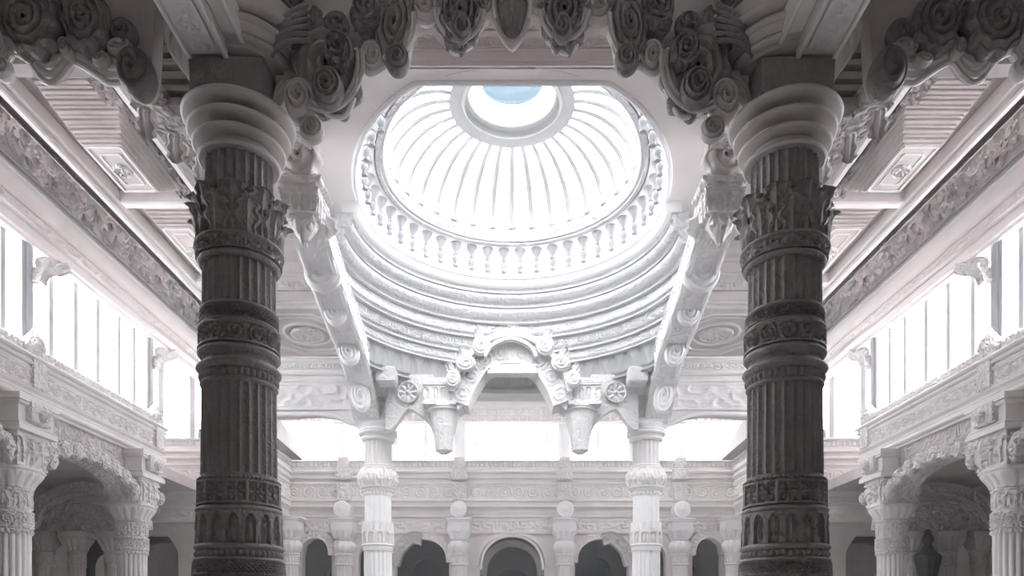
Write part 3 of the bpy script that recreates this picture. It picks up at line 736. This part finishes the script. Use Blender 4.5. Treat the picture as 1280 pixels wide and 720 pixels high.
for k_, (s, nm) in enumerate(((-1, 'left'), (1, 'right'))):
    t = thing('leaf_arch', 'cusped leafy half arch beside the %s rear column, on the far wall' % nm, 'arch', (s*3.2, YB, 2.1))
    ap = arch_path(s*4.2, s*2.2, 2.05, .95, 50, .85)
    mesh_obj('arch_band', *bar(dense([(a, YB-.02, h) for a, h in ap], .03), (0, 1, 0), .26, .4, 'foliage', .3, .06, up=(0, 0, 1)), 'pink', t)
    mesh_obj('leaf_cluster', *bar(dense(cat([(s*4.2, YB-.15, 1.95), (s*4.0, YB-.15, 2.5), (s*3.55, YB-.15, 2.9), (s*3.2, YB-.15, 2.85)]), .04), (0, 1, 0), .42, .3, 'foliage', .3, .08, up=(0, 0, 1)), 'mid', t)
    t = thing('leaf_arch', 'small cusped arch near the far %s corner of the hall' % nm, 'arch', (s*7, YB, 2.1))
    ap = arch_path(s*7.6, s*6.35, 2.3, .75, 40, .85)
    mesh_obj('arch_band', *bar(dense([(a, YB-.02, h) for a, h in ap], .03), (0, 1, 0), .3, .4, 'foliage', .3, .07, up=(0, 0, 1)), 'pink', t)
    mesh_obj('lintel', *run([(2.9, 3.1, .1, .1, 'flat', 'niche', .06, .22)], (s*6.3, YB), (s*7.7, YB), (0, -1), back=-.1), 'mid', t)

wall_parts = [
    ('base', [FL(-1.5, -1.1, .42), T_(-1.1, -.9, .38)], 'marble', 1.0),
    ('shaft', [(-.9, 1.9, .27, .26, 'flat', 'flute', .02, 14), T_(1.9, 1.98, .29), (1.98, 2.25, .28, .28, 'flat', 'niche', .04, 9), T_(2.25, 2.33, .30)], 'marble', 0),
    ('urn', [(2.33, 2.78, .28, .29, 'bulb', 'lotus', .03, 12), T_(2.78, 2.85, .3)], 'white', 0),
    ('capital', [(2.85, 3.15, .30, .42, 'ogee', 'lotus', .03, 12), FL(3.15, 3.42, .42), T_(3.42, 3.5, .44), FL(3.5, 3.56, .5)], 'white', .6)]
wc = column('wall_column', 'pale column just left of the central far archway', (-1.86, YB-.25, -1.5), wall_parts, None, nseg=96)
dup(wc, (1.86, YB-.25, -1.5), 'pale column just right of the central far archway')
dup(wc, (-5.94, YB-.25, -1.5), 'pale column on the far wall, left of the left rear column')
dup(wc, (5.94, YB-.25, -1.5), 'pale column on the far wall, right of the right rear column')
dup(wc, (-7.72, YB-.6, -1.5), 'pale column in the far left corner of the hall')
dup(wc, (7.72, YB-.6, -1.5), 'pale column in the far right corner of the hall')

for s, nm in ((-1, 'left'), (1, 'right')):
    # the hall narrows behind the side balconies
    t = thing('balcony', 'short carved balcony facing the camera beyond the %s front column, with its return' % nm, 'balcony', (s*9, 22.6, 3.06))
    for pn, it, mt in base_items:
        mesh_obj(pn, *run(it, (s*8.0, 22.6), (s*13.9, 22.6), (0, -1), back=-.5, du=.05), mt, t)
        mesh_obj('return_'+pn, *run(it, (s*8.0, 22.5), (s*8.0, YB), (-s, 0), back=-.5, du=.05), mt, t)
    pierced('wall_return_'+nm, [(s*x-.7, s*x+.7, 2.0, .75, 3) for x in (9.1, 11.2, 13.0)], min(s*8, s*14), max(s*8, s*14), 3.1, lambda a, b, t_: (a, t_, b), 22.65, 22.95, 'mid')
    struct(mesh_obj('wall_corner_'+nm, *box(s*8.0, s*8.3, 22.7, YB, -1.5, 3.1), 'marble', smooth=False))
    # upper part above that balcony
    up = thing('gallery_pier', 'square pale pier with fluted face standing on the %s return balcony' % nm, 'pier', (s*9.35, 22.8, 5.66))
    mesh_obj('shaft', *lathe([FL(5.66, 5.85, .42), T_(5.85, 5.95, .38), (5.95, 7.6, .33, .33, 'flat', 'flute', -.03, 16), T_(7.6, 7.7, .38), FL(7.7, 8.3, .42)], (s*9.35, 22.8, 0), 96, sq=1.0), 'frame', up)
    wr = sroot('window_%d' % (3 if s < 0 else 4), (s*11, 23.0, 5.6))
    mesh_obj('window_sill', *box(s*8.0, s*14, 22.8, 23.3, 5.2, 5.7), 'marble', wr, smooth=False)
    for x in (8.15, 10.2, 11.2, 12.2, 13.2):
        mesh_obj('mullion', *box(s*x-.08, s*x+.08, 22.95, 23.1, 5.7, 8.3), 'frame', wr, smooth=False)
    mesh_obj('pane', *box(s*8.1, s*14, 23.02, 23.04, 5.6, 8.3), 'glass', wr, smooth=False)
    # sloping stone hood at the corner
    hd = mesh_obj('sloping_hood', *prism([(22.0, 6.55), (25.3, 5.75), (25.3, 5.62), (22.0, 5.72)], lambda a, b, t_: (s*t_, a, b), 7.35, 8.0), 'grey', smooth=False)
    tag(hd, 'sloping wedge shaped grey hood above the balcony beside the %s front column' % nm, 'hood')
    struct(mesh_obj('wall_sky_block_'+nm, *box(s*9.75, s*14.2, 19.35, 19.55, 4.3, 8.6), 'pink', smooth=False))  # added to block open sky from lighting the return balcony
    struct(mesh_obj('wall_upper_'+nm, *box(s*13.9, s*14.2, 19.2, 26, 4.2, 8.5), 'pink', smooth=False))
# window row at the far end
wr = sroot('window_5', (0, 25.95, 5.6))
mesh_obj('window_sill', *box(-8, 8, 25.75, 26.2, 5.2, 5.68), 'marble', wr, smooth=False)
for x in (-8.0, -5.94, -4.3, -1.86, 1.86, 4.3, 5.94, 8.0):
    mesh_obj('window_post', *merge([box(x-.2, x+.2, 25.75, 26.1, 5.66, 7.1, .03), box(x-.08, x+.08, 25.68, 25.8, 5.66, 7.1, .02)]), 'white', wr, smooth=False)
for x in (-7.4, -6.7, -5.1, -3.1, -1.25, 1.25, 3.1, 5.1, 6.7, 7.4):
    mesh_obj('mullion', *box(x-.06, x+.06, 25.9, 26.0, 5.66, 7.1), 'white', wr, smooth=False)
mesh_obj('pane', *box(-8, 8, 25.94, 25.96, 5.6, 7.15), 'glass', wr, smooth=False)
hf = thing('window_head_frieze', 'carved frieze above the windows at the far end of the hall', 'frieze', (0, YB, 7.0))
mesh_obj('lower_band', *run([FL(7.0, 7.05, 0), (7.05, 7.55, .02, .02, 'flat', 'arcade', .06, .5), T_(7.55, 7.65, .08)], (-9.5, YB), (9.5, YB), (0, -1), back=-.5, du=.04), 'marble', hf)
mesh_obj('upper_band', *run([FL(7.65, 7.85, .04), T_(7.85, 7.95, .1), (7.95, 8.5, .04, .04, 'flat', 'foliage', .08, .6), T_(8.5, 8.62, .12), FL(8.62, 8.8, .15)], (-9.5, YB), (9.5, YB), (0, -1), back=-.5, du=.04), 'marble', hf)

# ------------------------------------------------------------------ foreground beams and column heads
for s, nm in ((-1, 'left'), (1, 'right')):
    t = thing('beam', 'pale panelled beam running overhead to the top of the %s front column' % nm, 'beam', (s*3.68, 4, 6.8))
    mesh_obj('beam_core', *merge([box(s*3.44, s*3.94, -3.9, 8.72, 6.84, 7.5, .02), box(s*3.22, s*3.44, -3.9, 8.72, 6.97, 7.5, .01), box(s*3.94, s*4.05, -3.9, 8.72, 7.0, 7.5)]), 'marble', t, smooth=False)
    mesh_obj('beam_edge', *merge([box(s*a, s*b, -3.9, 8.74, 6.80, 6.86, .015) for a, b in ((3.44, 3.50), (3.88, 3.94))]+[box(s*3.22, s*3.27, -3.9, 8.74, 6.93, 6.99, .015)]), 'marble', t, smooth=False)
    mesh_obj('carved_panel', *underband(s*3.52, s*3.86, 7.7, 8.6, 6.835, 'scroll', .34, .04, .01), 'marble', t)
    # block and curved cornice above the capital
    b = thing('corbel', 'dark hanging bowl shaped corbel with ringed mouldings beside the top of the %s front column' % nm, 'corbel', (s*2.98, 8.9, 7.5))
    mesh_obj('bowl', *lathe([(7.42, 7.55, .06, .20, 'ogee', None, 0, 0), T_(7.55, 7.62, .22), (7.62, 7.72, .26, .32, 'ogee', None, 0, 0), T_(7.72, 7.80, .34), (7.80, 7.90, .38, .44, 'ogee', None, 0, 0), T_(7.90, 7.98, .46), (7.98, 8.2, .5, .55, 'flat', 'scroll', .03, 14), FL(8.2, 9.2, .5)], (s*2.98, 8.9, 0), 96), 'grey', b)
    c = thing('wrapped_cornice', 'curved moulded cornice wrapped round the block above the %s front column capital' % nm, 'cornice', (s*3.48, 9.2, 6.9))
    mesh_obj('cornice_ring', *lathe([FL(6.90, 6.96, .60), T_(6.96, 7.02, .68), (7.02, 7.10, .70, .76, 'ogee', None, 0, 0), T_(7.10, 7.18, .78), FL(7.18, 7.22, .74), T_(7.22, 7.32, .86), FL(7.32, 7.9, .8), FL(7.9, 9.1, .7)], (s*3.48, 9.22, 0), 128), 'mid', c)

# ------------------------------------------------------------------ the great scrolled arch in front
def Q(px, py, d=9.0): return PX(px, py, d)
def m9(px, py): return ((px-640)*.0102, (775-py)*.0104)
TA = thing('scrolled_arch', 'huge dark scrolled toran arch hanging across the top between the front columns', 'arch', (0, 9.2, 7.0))
low = [(345, 175), (352, 150), (368, 138), (385, 150), (402, 150), (425, 140), (440, 118), (446, 96), (440, 70), (444, 62), (452, 84), (466, 92), (478, 84), (497, 96), (510, 86), (514, 62), (520, 48), (530, 44), (541, 46), (550, 58), (566, 68), (584, 66), (596, 52), (603, 40), (612, 34), (621, 40), (628, 56), (637, 66), (640, 68)]
fullp = [m9(*p) for p in low]+[(-a, b) for a, b in [m9(*p) for p in low[::-1]][1:]]
fullp = fullp+[(2.95, 9.15), (-2.95, 9.15)]
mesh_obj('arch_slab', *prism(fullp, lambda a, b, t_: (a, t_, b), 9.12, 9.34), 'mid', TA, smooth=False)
for dz in (0, .09, .18, .27):
    edge = [np.array((a, 9.10, b+dz)) for a, b in fullp[:-2]]
    mesh_obj('edge_moulding', *tube(cat(edge, 4), .035, 8), 'mid', TA)
def vol(root, s, px, py, rx, rz, ry, turns, sg, tilt=0, d=8.9, mat='grey', name='scroll', amp=.06, lobes=0, nu=72, nv=40):
    p = Q(640+s*(px-640) if s < 0 else px, py, d)
    x = -abs(p[0]) if s < 0 else abs(p[0])
    k = d/F
    V, Fc = volute((x, p[1], p[2]), rx*k, rz*k, ry*(.6 if rx > 17 else .45), turns*1.5, sg*(-s), tilt*(-s), 'y', amp if rx > 17 else amp*.7, 96, 72, lobes)
    return mesh_obj(name, V, Fc, mat, root)
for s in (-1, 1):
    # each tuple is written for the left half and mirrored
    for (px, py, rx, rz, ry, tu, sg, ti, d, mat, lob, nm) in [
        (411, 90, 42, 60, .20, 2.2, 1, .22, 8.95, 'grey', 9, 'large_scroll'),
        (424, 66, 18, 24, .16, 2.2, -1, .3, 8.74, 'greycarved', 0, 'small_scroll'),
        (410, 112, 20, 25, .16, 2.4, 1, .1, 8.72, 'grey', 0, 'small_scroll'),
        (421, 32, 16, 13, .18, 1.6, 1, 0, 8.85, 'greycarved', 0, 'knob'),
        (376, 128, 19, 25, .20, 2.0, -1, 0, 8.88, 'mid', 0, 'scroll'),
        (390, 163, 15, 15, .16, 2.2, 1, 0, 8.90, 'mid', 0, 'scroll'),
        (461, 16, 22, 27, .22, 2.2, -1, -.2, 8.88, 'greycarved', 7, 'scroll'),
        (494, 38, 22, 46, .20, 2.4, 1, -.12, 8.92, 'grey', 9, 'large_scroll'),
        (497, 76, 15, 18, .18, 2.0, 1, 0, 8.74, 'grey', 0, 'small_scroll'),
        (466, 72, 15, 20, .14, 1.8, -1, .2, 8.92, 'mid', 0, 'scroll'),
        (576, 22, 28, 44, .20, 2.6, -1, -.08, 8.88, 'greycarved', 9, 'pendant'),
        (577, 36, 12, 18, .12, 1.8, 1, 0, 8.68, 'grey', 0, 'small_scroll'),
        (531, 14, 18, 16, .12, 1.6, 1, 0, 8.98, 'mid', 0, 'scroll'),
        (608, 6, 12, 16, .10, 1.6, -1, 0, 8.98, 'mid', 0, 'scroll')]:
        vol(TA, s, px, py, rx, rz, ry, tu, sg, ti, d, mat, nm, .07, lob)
    for j in range(6):
        pts = cat([(s*3.02, 8.98, 6.98+.05*j), (s*2.86, 8.78, 6.98+.055*j), (s*2.66, 8.70, 7.0+.07*j), (s*2.5, 8.78, 7.06+.09*j)], 6)
        mesh_obj('curl', *tube(pts, .03, 8), 'grey', TA)
    for cx, cy, rx_, rz_, a0, a1 in ((576, 20, 31, 48, -2.9, -.25), (576, 20, 26, 42, -2.9, -.25), (412, 92, 46, 62, -2.3, .2), (412, 92, 40, 56, -2.3, .2), (494, 40, 26, 52, -2.0, .1), (640, 14, 24, 56, -2.6, -1.57)):
        mesh_obj('lip_moulding', *tube([(s*(640-cx-rx_*math.cos(q))*.01, 8.78, (775-cy+rz_*math.sin(q))*.01) for q in np.linspace(a0, a1, 26)], .028, 8), 'mid', TA)
    for (a, b, c_) in (((552, 48), (570, 74), (596, 60)), ((446, 70), (463, 100), (484, 92)), ((404, 146), (432, 152), (450, 118))):
        mesh_obj('lip_moulding', *tube(cat([(s*(640-q[0])*.01, 8.9, (775-q[1])*.01) for q in (a, b, c_)], 10), .035, 8), 'marble', TA)
    for px, py in ((375, 72), (388, 60), (399, 48), (452, 50), (515, 20), (556, 20)):
        mesh_obj('leaf_tip', *leaf((s*(640-px)*.01, 8.86, (775-py)*.01), (0, -1, 0), (0, 0, 1), .17, .2, .5), 'grey', TA)
# centre pendant
mesh_obj('centre_pendant', *lathe([(7.06, 7.22, .015, .07, 'ogee', None, 0, 0), (7.22, 7.50, .09, .15, 'flat', 'lotus', .03, 8), T_(7.5, 7.56, .15), (7.56, 7.80, .13, .17, 'flat', 'scroll', .03, 6), (7.8, 8.1, .17, .10, 'ogee', None, 0, 0)], (0, 8.86, 0), 72), 'grey', TA)
mesh_obj('pendant_frame', *tube(cat([(-.2, 8.92, 7.9), (-.21, 8.9, 7.5), (-.12, 8.88, 7.2), (0, 8.86, 7.04), (.12, 8.88, 7.2), (.21, 8.9, 7.5), (.2, 8.92, 7.9)], 8), .032, 8), 'marble', TA)

# outer scrolled arches from the front columns to the side walls
for s, nm in ((-1, 'left'), (1, 'right')):
    t = thing('scrolled_arch', 'outer scrolled arch with swags reaching from the %s front column to the side wall' % nm, 'arch', (s*6, 9.1, 7.2))
    low = [(196, 100), (190, 125), (178, 128), (160, 118), (153, 104), (137, 104), (118, 92), (93, 78), (80, 92), (66, 103), (52, 98), (38, 78), (16, 66), (4, 84), (-14, 100), (-60, 80), (-110, 100), (-200, 95), (-290, 90)]
    low = [tuple(q) for q in cat(low, 4)]
    pl = [(s*(640-a)*.0102, (775-b)*.0103) for a, b in low]+[(s*9.3, 8.75), (s*4.44, 8.75)]
    mesh_obj('arch_slab', *prism(pl, lambda a, b, t_: (a, t_, b), 9.05, 9.3), 'mid', t, smooth=False)
    for dy, o in ((0, .02), (9, 0), (18, -.02), (27, 0), (36, .02)):
        mesh_obj('swag_moulding', *tube(cat([(s*(640-a)*.01, 8.98+o, (775-b+dy)*.01) for a, b in low[16::2]], 3), .04, 8), 'marble', t)
    for (px, py, rx, rz, ry, tu, sg, ti, d, mat, lob, pn) in [
        (172, 94, 21, 29, .27, 1.3, 1, 0, 8.85, 'grey', 0, 'egg_scroll'),
        (112, 32, 29, 37, .22, 2.6, -1, .1, 8.85, 'grey', 10, 'large_scroll'),
        (40, 34, 36, 39, .24, 2.8, 1, 0, 8.85, 'grey', 10, 'large_scroll'),
        (155, 44, 17, 18, .16, 1.8, 1, 0, 8.92, 'grey', 0, 'scroll'),
        (76, 20, 14, 20, .12, 1.8, 1, 0, 8.95, 'grey', 0, 'scroll'),
        (-5, 14, 16, 22, .14, 1.8, 1, 0, 8.95, 'grey', 0, 'scroll'),
        (150, 60, 16, 9, .12, 1.5, 1, .2, 8.9, 'mid', 0, 'leaf_roll'),
        (128, 76, 12, 8, .12, 1.5, -1, .2, 8.9, 'mid', 0, 'leaf_roll'),
        (84, 62, 9, 13, .12, 1.5, -1, .3, 8.92, 'mid', 0, 'leaf_roll'),
        (4, 88, 13, 13, .14, 1.6, 1, 0, 8.9, 'marble', 0, 'leaf_roll')]:
        vol(t, s, px, py, rx, rz, ry, tu, sg, ti, d, mat, pn, .07, lob)
    br = thing('leaf_bracket', 'slanting leafy bracket between the %s outer arch and the front column' % nm, 'bracket', (s*4.5, 10.4, 7.0))
    pth = dense(cat([(s*4.85, 9.5, 6.95), (s*4.75, 10.2, 6.95), (s*4.6, 11.0, 6.9), (s*4.5, 12.0, 6.9)]), .05)
    mesh_obj('bracket_arm', *bar(pth, (1, 0, 0), .30, .26, 'foliage', .3, .07), 'midcarved', br)
    for i in range(5):
        mesh_obj('leaf', *leaf((s*(4.85-.16*i), 9.5+.5*i, 6.72), (0, -.5, -.85), (s*.3, .85, -.5), .24, .3, .35), 'mid', br)

# ------------------------------------------------------------------ side arches of the dome square
for s, nm in ((-1, 'left'), (1, 'right')):
    t = thing('side_arch', 'pale carved arch descending from under the dome to the %s rear column' % nm, 'arch', (s*3.48, 14, 6.5))
    X = s*3.48
    p1 = dense([(X, y, h) for y, h in cat([(12.35, 6.95), (12.8, 6.72), (13.4, 6.55), (14.2, 6.33), (15.6, 6.02), (16.4, 5.72), (17.0, 5.3), (17.4, 4.95)], 8)], .04)
    mesh_obj('arch_band', *bar(p1, (1, 0, 0), .42, .52, 'scroll', .42, .05, 7, .06, up=(0, 0, 1)), 'whitecarved', t)
    for e in (-1, 1):
        mesh_obj('edge_roll', *tube(p1[::3]+np.array((e*.25, -.02, -.24)), .05, 8), 'white', t)
    p0 = dense([(X, y, h) for y, h in cat([(9.6, 6.8), (10.2, 7.35), (11.0, 7.75), (12.1, 7.85)], 8)], .05)
    mesh_obj('upper_band', *bar(p0, (1, 0, 0), .4, .44, 'scroll', .4, .05), 'midcarved', t)
    mesh_obj('hanging_block', *merge([lathe([FL(6.62, 6.70, .20), (6.70, 7.0, .26, .28, 'flat', 'niche', .04, 12), T_(7.0, 7.08, .30), FL(7.08, 7.14, .27), T_(7.14, 7.24, .34), (7.24, 7.3, .30, .28, 'flat', None, 0, 0)], (X, 12.05, 0), 96, sq=1.0),
        lathe([(6.25, 6.62, .03, .20, 'ogee', 'lotus', .02, 8)], (X, 12.05, 0), 64, sq=.5)]), 'carved', t)
    mesh_obj('cartouche', *volute((X, 11.85, 7.58), .34, .38, .14, 2.4, s, .15*s, 'y', .06, 72, 40, 8), 'mid', t)
    mesh_obj('cartouche', *volute((X+s*.02, 11.9, 7.98), .26, .18, .14, 1.8, -s, 0, 'y', .05, 64, 30, 0), 'mid', t)
    for (y, h, rx, rz, tt) in ((13.3, 6.42, .36, .38, .2), (14.2, 6.05, .22, .26, .25), (15.4, 5.72, .22, .30, .25), (16.6, 5.16, .22, .40, .15)):
        mesh_obj('scroll', *volute((X, y, h), rx, rz, .09, 3.0, s, tt*-s, 'y', .035, 96, 60, 0), 'white', t)
    for e in (-1, 1):
        mesh_obj('leaf', *leaf((X+e*.20, 12.3, 6.95), (0, -.9, -.4), (e*.5, .3, -.8), .34, .42, .4), 'white', t)
    # spandrel from the rear column out over the aisle
    SC = .936
    sp = thing('carved_spandrel', 'carved spandrel curving outward from the %s rear column to the aisle' % nm, 'spandrel', (s*5, 18.8, 5.3))
    k = 18.8/900
    pl = [(s*(640-a)*k, (775-b)*k) for a, b in [(322, 452), (478, 452), (478, 535), (458, 545), (450, 536), (438, 530), (420, 522), (400, 520), (360, 522), (322, 524)]]
    mesh_obj('web', *prism(pl, lambda a, b, t_: (a, t_, b), 18.72, 19.0), 'marble', sp, smooth=False)
    mesh_obj('foliage_band', *run([(5.45, 6.15, 0, 0, 'flat', 'foliage', .06, .95), T_(6.15, 6.24, .06), FL(6.24, 6.34, .02), T_(6.34, 6.42, .1), FL(6.42, 6.5, .03), (6.5, 6.68, .02, .02, 'flat', 'scroll', .04, .18), T_(6.68, 6.78, .1)], (s*3.95, 18.72), (s*6.65, 18.72), (0, -1), back=-.2, du=.03), 'marble', sp)
    mesh_obj('lower_edge', *tube(dense([(s*(640-a)*k, 18.7, (775-b)*k) for a, b in [(345, 520), (400, 519), (420, 521), (438, 529), (450, 535), (458, 545)]], .1), .06, 8), 'white', sp)
    SC = 1.0

# ------------------------------------------------------------------ inner arch between the rear columns
k = 18.8/900
def R(px, py): return ((px-640)*k, (775-py)*k)
SC = .914
IA = thing('inner_arch', 'small white scrolled arch with bell pendants between the two rear columns', 'arch', (0, 18.8, 5.5))
cp = [(574, 512), (580, 496), (590, 478), (602, 462), (618, 454), (637, 452), (656, 454), (672, 462), (684, 478), (694, 496), (700, 512)]
p = dense(cat([(R(*q)[0]+.03, 18.6, R(*q)[1]) for q in cp], 6), .04)
mesh_obj('arch_band', *bar(p, (0, 1, 0), .52, .8, 'scroll', .5, .04, up=(0, 0, 1)), 'soft', IA)
cp2 = [(566, 500), (571, 480), (580, 464), (596, 448), (612, 436), (637, 430), (662, 436), (678, 448), (694, 464), (703, 480), (708, 500)]
p = dense(cat([(R(*q)[0]+.03, 18.5, R(*q)[1]) for q in cp2], 6), .04)
mesh_obj('hood_moulding', *bar(p, (0, 1, 0), .14, .9, None, up=(0, 0, 1)), 'soft', IA)
p = dense(cat([(R(*q)[0]+.03, 18.1, R(*q)[1]) for q in [(606, 460), (615, 446), (637, 438), (659, 446), (668, 460)]], 6), .04)
mesh_obj('lunette_moulding', *bar(p, (0, 1, 0), .08, .3, None, up=(0, 0, 1)), 'soft', IA)
mesh_obj('lunette_base', *merge([box(-.55, .6, 18.05, 18.3, 6.28, 6.42, .02), box(-.62, .66, 18.0, 18.3, 6.16, 6.27, .02)]), 'soft', IA, smooth=False)
for s in (-1, 1):
    for px, py, r1, r2 in ((602, 446, 11, 12), (583, 467, 12, 10), (568, 486, 9, 11)):
        x, h = R(px, py); x = s*abs(x)+.03
        mesh_obj('scroll', *volute((x, 18.05, h), r1*k, r2*k, .08, 2.6, s, 0, 'y', .03, 64, 40, 0), 'soft', IA)
        mesh_obj('leaf', *merge([leaf((x, 18.1, h+r2*k*.6), (0, -1, 0), (s*.5, 0, .87), .22, .28, .4)]), 'soft', IA)
    x = s*84*k
    mesh_obj('bell_pendant', *lathe([(4.28, 4.36, .10, .22, 'ogee', None, 0, 0), (4.36, 4.72, .23, .27, 'flat', None, 0, 0), (4.72, 5.35, .26, .37, 'flat', 'flute', .012, 16), T_(5.35, 5.42, .40), FL(5.42, 5.46, .44)], (x, 18.6, 0), 96), 'soft', IA)
    mesh_obj('pendant_block', *lathe([FL(5.46, 5.55, .42), (5.55, 5.92, .37, .37, 'flat', 'niche', .04, 12), T_(5.92, 5.99, .40), FL(5.99, 6.06, .42), (6.06, 6.2, .36, .2, 'ogee', None, 0, 0)], (s*88*k, 18.6, 0), 96, sq=1.0), 'soft', IA)
    mesh_obj('leg_tip', *prism([R(640-s*66, 478), R(640-s*50, 500), R(640-s*60, 516), R(640-s*66, 520), R(640-s*70, 505)] if s > 0 else [R(640+66, 478), R(640+50, 500), R(640+60, 516), R(640+66, 520), R(640+70, 505)], lambda a, b, t_: (a, t_, b), 18.25, 18.95), 'soft', IA, smooth=False)
    pl = [R(640-s*a, b) for a, b in [(156, 472), (98, 472), (94, 560), (98, 545), (103, 532), (112, 522), (122, 516), (128, 514), (134, 520), (142, 532), (150, 540), (156, 540)]]
    mesh_obj('side_web', *prism(pl, lambda a, b, t_: (a, t_, b), 18.55, 18.85), 'soft', IA, smooth=False)
    mesh_obj('web_rosette', *petal_disc((s*128*k, 18.53, (775-495)*k), .28, 8, .07, 'y'), 'soft', IA)
    mesh_obj('cube_bracket', *merge([box(s*151*k-.24, s*151*k+.24, 17.95, 18.4, 5.93, 6.35, .05)]), 'soft', IA, smooth=False)
mesh_obj('finial', *merge([leaf((.03, 18.4, R(0, 436)[1]), (0, -1, 0), (0, 0, 1), .34, .42, .25, 4), leaf((-.08, 18.4, R(0, 436)[1]), (0, -1, 0), (-.6, 0, .8), .25, .3, .3), leaf((.14, 18.4, R(0, 436)[1]), (0, -1, 0), (.6, 0, .8), .25, .3, .3), ellipsoid((.03, 18.3, R(0, 424)[1]), (.09, .09, .12))]), 'soft', IA)

SC = 1.0
# ------------------------------------------------------------------ bright haze filling the hall
def haze():
    m, nt, out = new_mat('bright_haze')
    v = nt.nodes.new('ShaderNodeVolumeScatter'); v.inputs['Color'].default_value = (1, 1, 1, 1)
    v.inputs['Density'].default_value = 0.013; v.inputs['Anisotropy'].default_value = 0.0
    nt.links.new(v.outputs[0], out.inputs['Volume'])
    M['haze'] = m
    o = mesh_obj('haze', *box(-9.3, 9.3, 9.9, 25.4, -1.45, 9.0), 'haze', smooth=False)
    tag(o, 'thin white haze hanging in the daylight of the hall', 'haze', kind='stuff')
haze()
# ------------------------------------------------------------------ light: daylight only
w = bpy.data.worlds.new('World'); sc.world = w; w.use_nodes = True
bg = w.node_tree.nodes['Background']
bg.inputs[0].default_value = (0.975, 0.98, 1.0, 1); bg.inputs[1].default_value = 4.0
def portal(name, loc, rot, sx, sy):
    l = bpy.data.lights.new(name, 'AREA'); l.shape = 'RECTANGLE'; l.size = sx; l.size_y = sy
    l.cycles.is_portal = True
    o = bpy.data.objects.new(name, l); C.objects.link(o); o.location = (loc[0], loc[1], loc[2]+EYE); o.rotation_euler = rot
portal('daylight_dome', (0, 14, 10.7), (0, 0, 0), 5.6, 5.6)
portal('daylight_left', (-9.9, 14.2, 6.4), (0, -PI/2, 0), 2.6, 9.8)
portal('daylight_right', (9.9, 14.2, 6.4), (0, PI/2, 0), 2.6, 9.8)
portal('daylight_back', (0, 26.3, 6.4), (-PI/2, 0, 0), 16, 1.8)
sun = bpy.data.lights.new('sun', 'SUN'); sun.energy = 1.0; sun.angle = math.radians(25); sun.color = (1, .98, .96)
so = bpy.data.objects.new('sun', sun); C.objects.link(so); so.rotation_euler = (math.radians(30), math.radians(4), 0)

cam = bpy.data.cameras.new('camera'); co = bpy.data.objects.new('camera', cam); C.objects.link(co)
co.location = (0, 0, EYE); co.rotation_euler = (PI/2, 0, 0)
cam.sensor_width = 36; cam.lens = 36*F/1280; cam.shift_y = (HOR-360)/1280
cam.clip_start = .05; cam.clip_end = 200
sc.camera = co
sc.view_settings.view_transform = 'Standard'; sc.view_settings.look = 'None'
sc.view_settings.exposure = 2.35; sc.view_settings.gamma = 1.0; sc.view_settings.use_curve_mapping = False
sc.cycles.use_denoising = True
sc.cycles.max_bounces = 8; sc.cycles.diffuse_bounces = 5; sc.cycles.transparent_max_bounces = 12
sc.cycles.caustics_reflective = False; sc.cycles.caustics_refractive = False
sc.cycles.sample_clamp_indirect = 8
